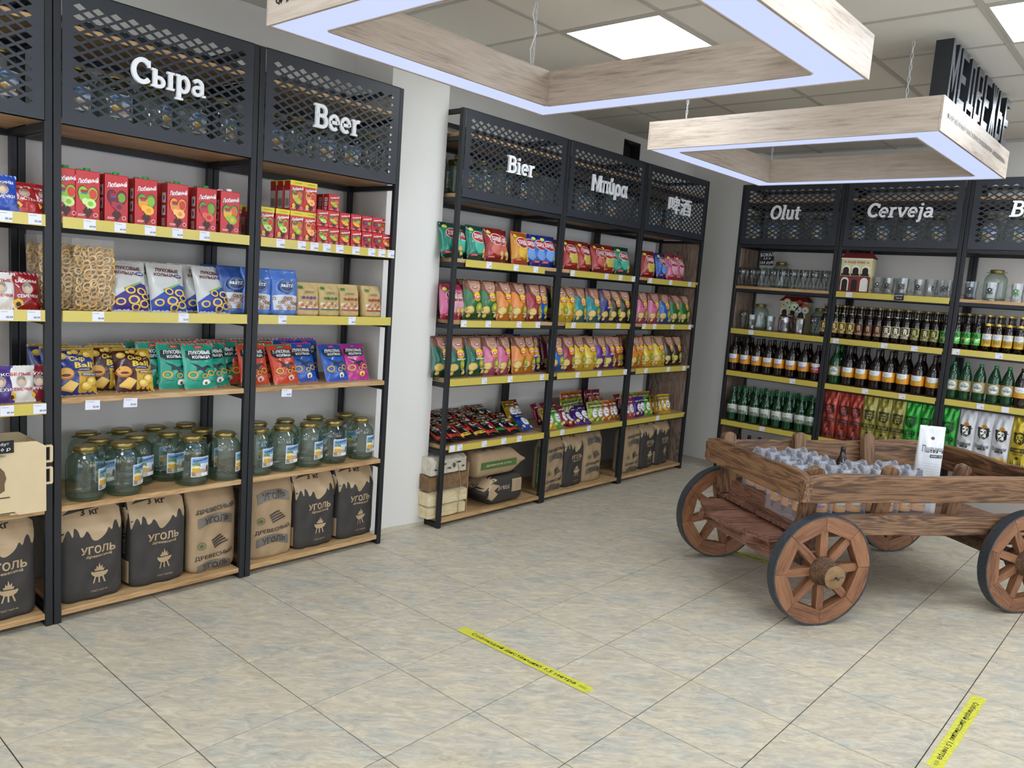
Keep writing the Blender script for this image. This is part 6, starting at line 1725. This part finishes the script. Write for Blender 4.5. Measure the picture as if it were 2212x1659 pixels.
chalk_card('chalk_price_card', p0, -PI/2, [('50 р', .5, .7, .5)], .05, .032, 'tiny black chalk tag behind plain mugs', .13)

# toy brewery house
def house(loc, rz, label):
    r = empty('toy_house', loc, (0, 0, rz)); tag(r, label, 'toy house', 'cardboard brewery houses')
    w, h, d = .235, .275, .12
    cream = P('house_cream', '#d9cf9a', .6); wht = P('house_white', '#ece8dc', .6); red = P('house_red', '#7d2a26', .6); dk = P('house_dark', '#2a201c', .8)
    MB().bbox(-w/2, 0, 0, w/2, d, h, cream, .002).obj('walls', r)
    rf = MB(); rf.add([(-w/2-.012, -.012, h), (w/2+.012, -.012, h), (w/2+.012, d+.01, h), (-w/2-.012, d+.01, h), (-w/2+.02, .035, h+.045), (w/2-.02, .035, h+.045), (w/2-.02, d-.03, h+.045), (-w/2+.02, d-.03, h+.045)], [(0,3,2,1), (4,5,6,7), (0,1,5,4), (1,2,6,5), (2,3,7,6), (3,0,4,7)], red)
    for s in (-1, 1): rf.box(s*(w/2-.025)-.007, .04, h+.03, s*(w/2-.025)+.007, .055, h+.065, red)
    rf.obj('roof', r); MB().box(-w/2-.006, -.008, h-.012, w/2+.006, .002, h, wht).obj('cornice', r)
    def arch(cx, z, ww, hh): return [(cx-ww/2, z), (cx+ww/2, z)] + [(cx+ww/2*math.cos(PI*k/8), z+hh-ww/2+ww/2*math.sin(PI*k/8)) for k in range(9)]
    MB().prism([(-w/2, 0), (w/2, 0), (w/2, .13), (-w/2, .13)], -.0025, .0, red).obj('lower_facade', r)
    for cx in (-.075, 0, .075):
        if cx: MB().prism(arch(cx, .012, .060, .108), -.0055, -.0026, wht).obj('arch_surround', r)
        MB().prism(arch(cx, .010, .044, .095), -.0065, -.0057, dk if not cx else wht if cx > 0 else dk).obj('door', r)
        MB().prism([(cx-.030, .138), (cx+.030, .138), (cx+.030, .205), (cx, .222), (cx-.030, .205)], -.003, -.0002, wht).obj('window_surround', r)
        MB().prism(arch(cx, .150, .046, .052), -.004, -.0031, dk).obj('window', r); MB().box(cx-.03, -.012, .134, cx+.03, -.001, .150, dk).obj('balcony_rail', r)
    q = Print()('#a3362c', T('НАШЕ ПИВО', 0, .242, .135, .018, .03)); q('#6b5a2c', ell(-.088, .242, .010, .004)); q('#6b5a2c', ell(.088, .242, .010, .004))
    q.build(MB(), lambda a, b, l: (a, -.0003-l, b)).obj('sign_lettering', r, fix=False)
house(place_row('C', 1.232, .045, 1.694), -PI/2+.05, 'toy brewery house with red roof left of the mugs')
house(place_row('C', .66, .27, CZ[1]), -PI/2, 'toy brewery house half hidden behind paper discs on sticks')
# round paper discs on sticks in a mug
cb = empty('disc_bouquet', place_row('C', .72, .20, CZ[1]), (0, 0, -PI/2)); tag(cb, 'bunch of round paper discs on thin sticks behind mugs', 'paper discs')
r_ = random.Random(2); stk = P('wood_stick', '#8f7a55', .7)
for k, (x, z, s, c) in enumerate(((-.09, .265, .034, '#d9cdb0'), (-.055, .225, .036, '#bcd0b0'), (-.005, .230, .038, '#c6d6b8'), (.055, .235, .036, '#b8402f'), (.085, .205, .032, '#d6cfc0'), (.035, .205, .030, '#b9c9d2'), (.02, .262, .030, '#b8402f'))):
    y = -.02*(k % 3)
    vs, fs = ell(x, z, s, s*.95, 18)
    MB().add([(a, y-.001, b) for a, b in vs], fs, ink(c)).add([(a, y+.001, b) for a, b in vs], fs, ink(c)).obj('paper_disc', cb)
    q = Print()('#7d3a2c' if k % 2 else '#4c6b3c', ring(x, z, s*.85, s*.8, .08)); q('#5a4a35', blob(x, z-.004, s*.25, s*.22, k)); q.build(MB(), lambda a, b, l: (a, y-.0012-l, b)).obj('printed_ring', cb, fix=False)
    MB().tube([(x, y+.003, z-s*.5), (.01+x*.25, .0, .02)], .0014, stk, 5).obj('stick', cb)
# firewood bundle
fw = empty('firewood_bundle', (3.18, .14, .056)); tag(fw, 'bundle of split birch firewood tied with twine', 'firewood')
BIRCH = wood('split_birch', '#b39a6c', '#d8c497', '#e6d8b4', stretch=(1, 10, 10), scale=3, rough=.8, knots=.2, bump=.3, streak=.2)
BARKW = P('white_birch_bark', '#cfc6b4', .85, bump=.8, bscale=35, var=.35); BARKB = P('brown_bark', '#7d6143', .95, bump=1.0, bscale=40, var=.5)
def log(z, h, L, d, mt, seed, rz=0, y=0):
    r_ = random.Random(seed); n = 9; vs = []
    sec = [(-d/2, .0), (d/2, .005), (d/2*.96, h*.55), (d*.2, h), (-d*.25, h*.97), (-d/2, h*.8)]
    m = len(sec)
    for i in range(n+1):
        for a, b in sec: vs.append((-L/2+L*i/n, a+r_.uniform(-.003, .003), b+r_.uniform(-.003, .003)))
    fs = [(i*m+j, i*m+(j+1) % m, (i+1)*m+(j+1) % m, (i+1)*m+j) for i in range(n) for j in range(m)] + [tuple(range(m)), tuple(n*m+j for j in range(m))[::-1]]
    MB().add(vs, fs, mt).obj('split_log', fw, (0, y, z), (0, 0, rz))
log(.005, .075, .335, .11, BIRCH, 1, 0, -.045); log(.086, .088, .345, .12, BIRCH, 2, .02, -.04); log(.184, .098, .345, .13, BARKB, 3, -.02, -.035); log(.284, .110, .32, .12, BARKW, 4, .02, -.035)
log(.005, .09, .32, .10, BIRCH, 5, 0, .075); log(.10, .09, .32, .10, BARKB, 6, 0, .075); log(.20, .10, .33, .10, BIRCH, 7, 0, .075)
MB().tube([(.09, -.112, .0), (.088, -.112, .10), (.10, -.108, .2), (.085, -.104, .30), (.08, -.07, .388), (.08, .08, .315), (.09, .135, .2), (.09, .135, .005)], .0025, P('twine', '#a38d63', .9), 5).obj('twine', fw)
q = Print()
for k in range(7): q('#4a4238', blob(-.12+.04*k, .318+.03*(k % 3)*.5, .012+.006*(k % 2), .006+.008*(k % 3 == 1), k, 10, .4))
q.build(MB(), lambda a, b, l: (a, -.102-l, b), None, .001).obj('bark_marks', fw, fix=False)
crd = P('bundle_cardboard', '#a88a64', .8)
MB().box(.176, -.10, .0, .181, .13, .33, crd).obj('cardboard_sheet', fw)
# two charcoal bags lying on the bottom shelf of the Bier bay
def lying(pr_, x, y, z, eul, label):
    r = empty(pr_.name, (x, y, z), eul); tag(r, label, 'charcoal bag', 'charcoal bags on the bottom shelves')
    for n, me, sub, pl in pr_.parts: put(n, me, r)
def eul(m): return Matrix(m).to_euler()
# local x = bag width, y = depth, z = height
lying(coal_proto(.25, .40, .195, 3), 3.895, .145, .156, eul(((0, 0, -1), (1, 0, 0), (0, -1, 0))), 'black charcoal bag lying under the tan one, Bier bay')
lying(tan_proto(.25, .46, .19, 9, .0, True), 3.44, .15, .352, eul(((0, 0, 1), (-1, 0, 0), (0, -1, 0))), 'tan charcoal bag lying on the black one, Bier bay')
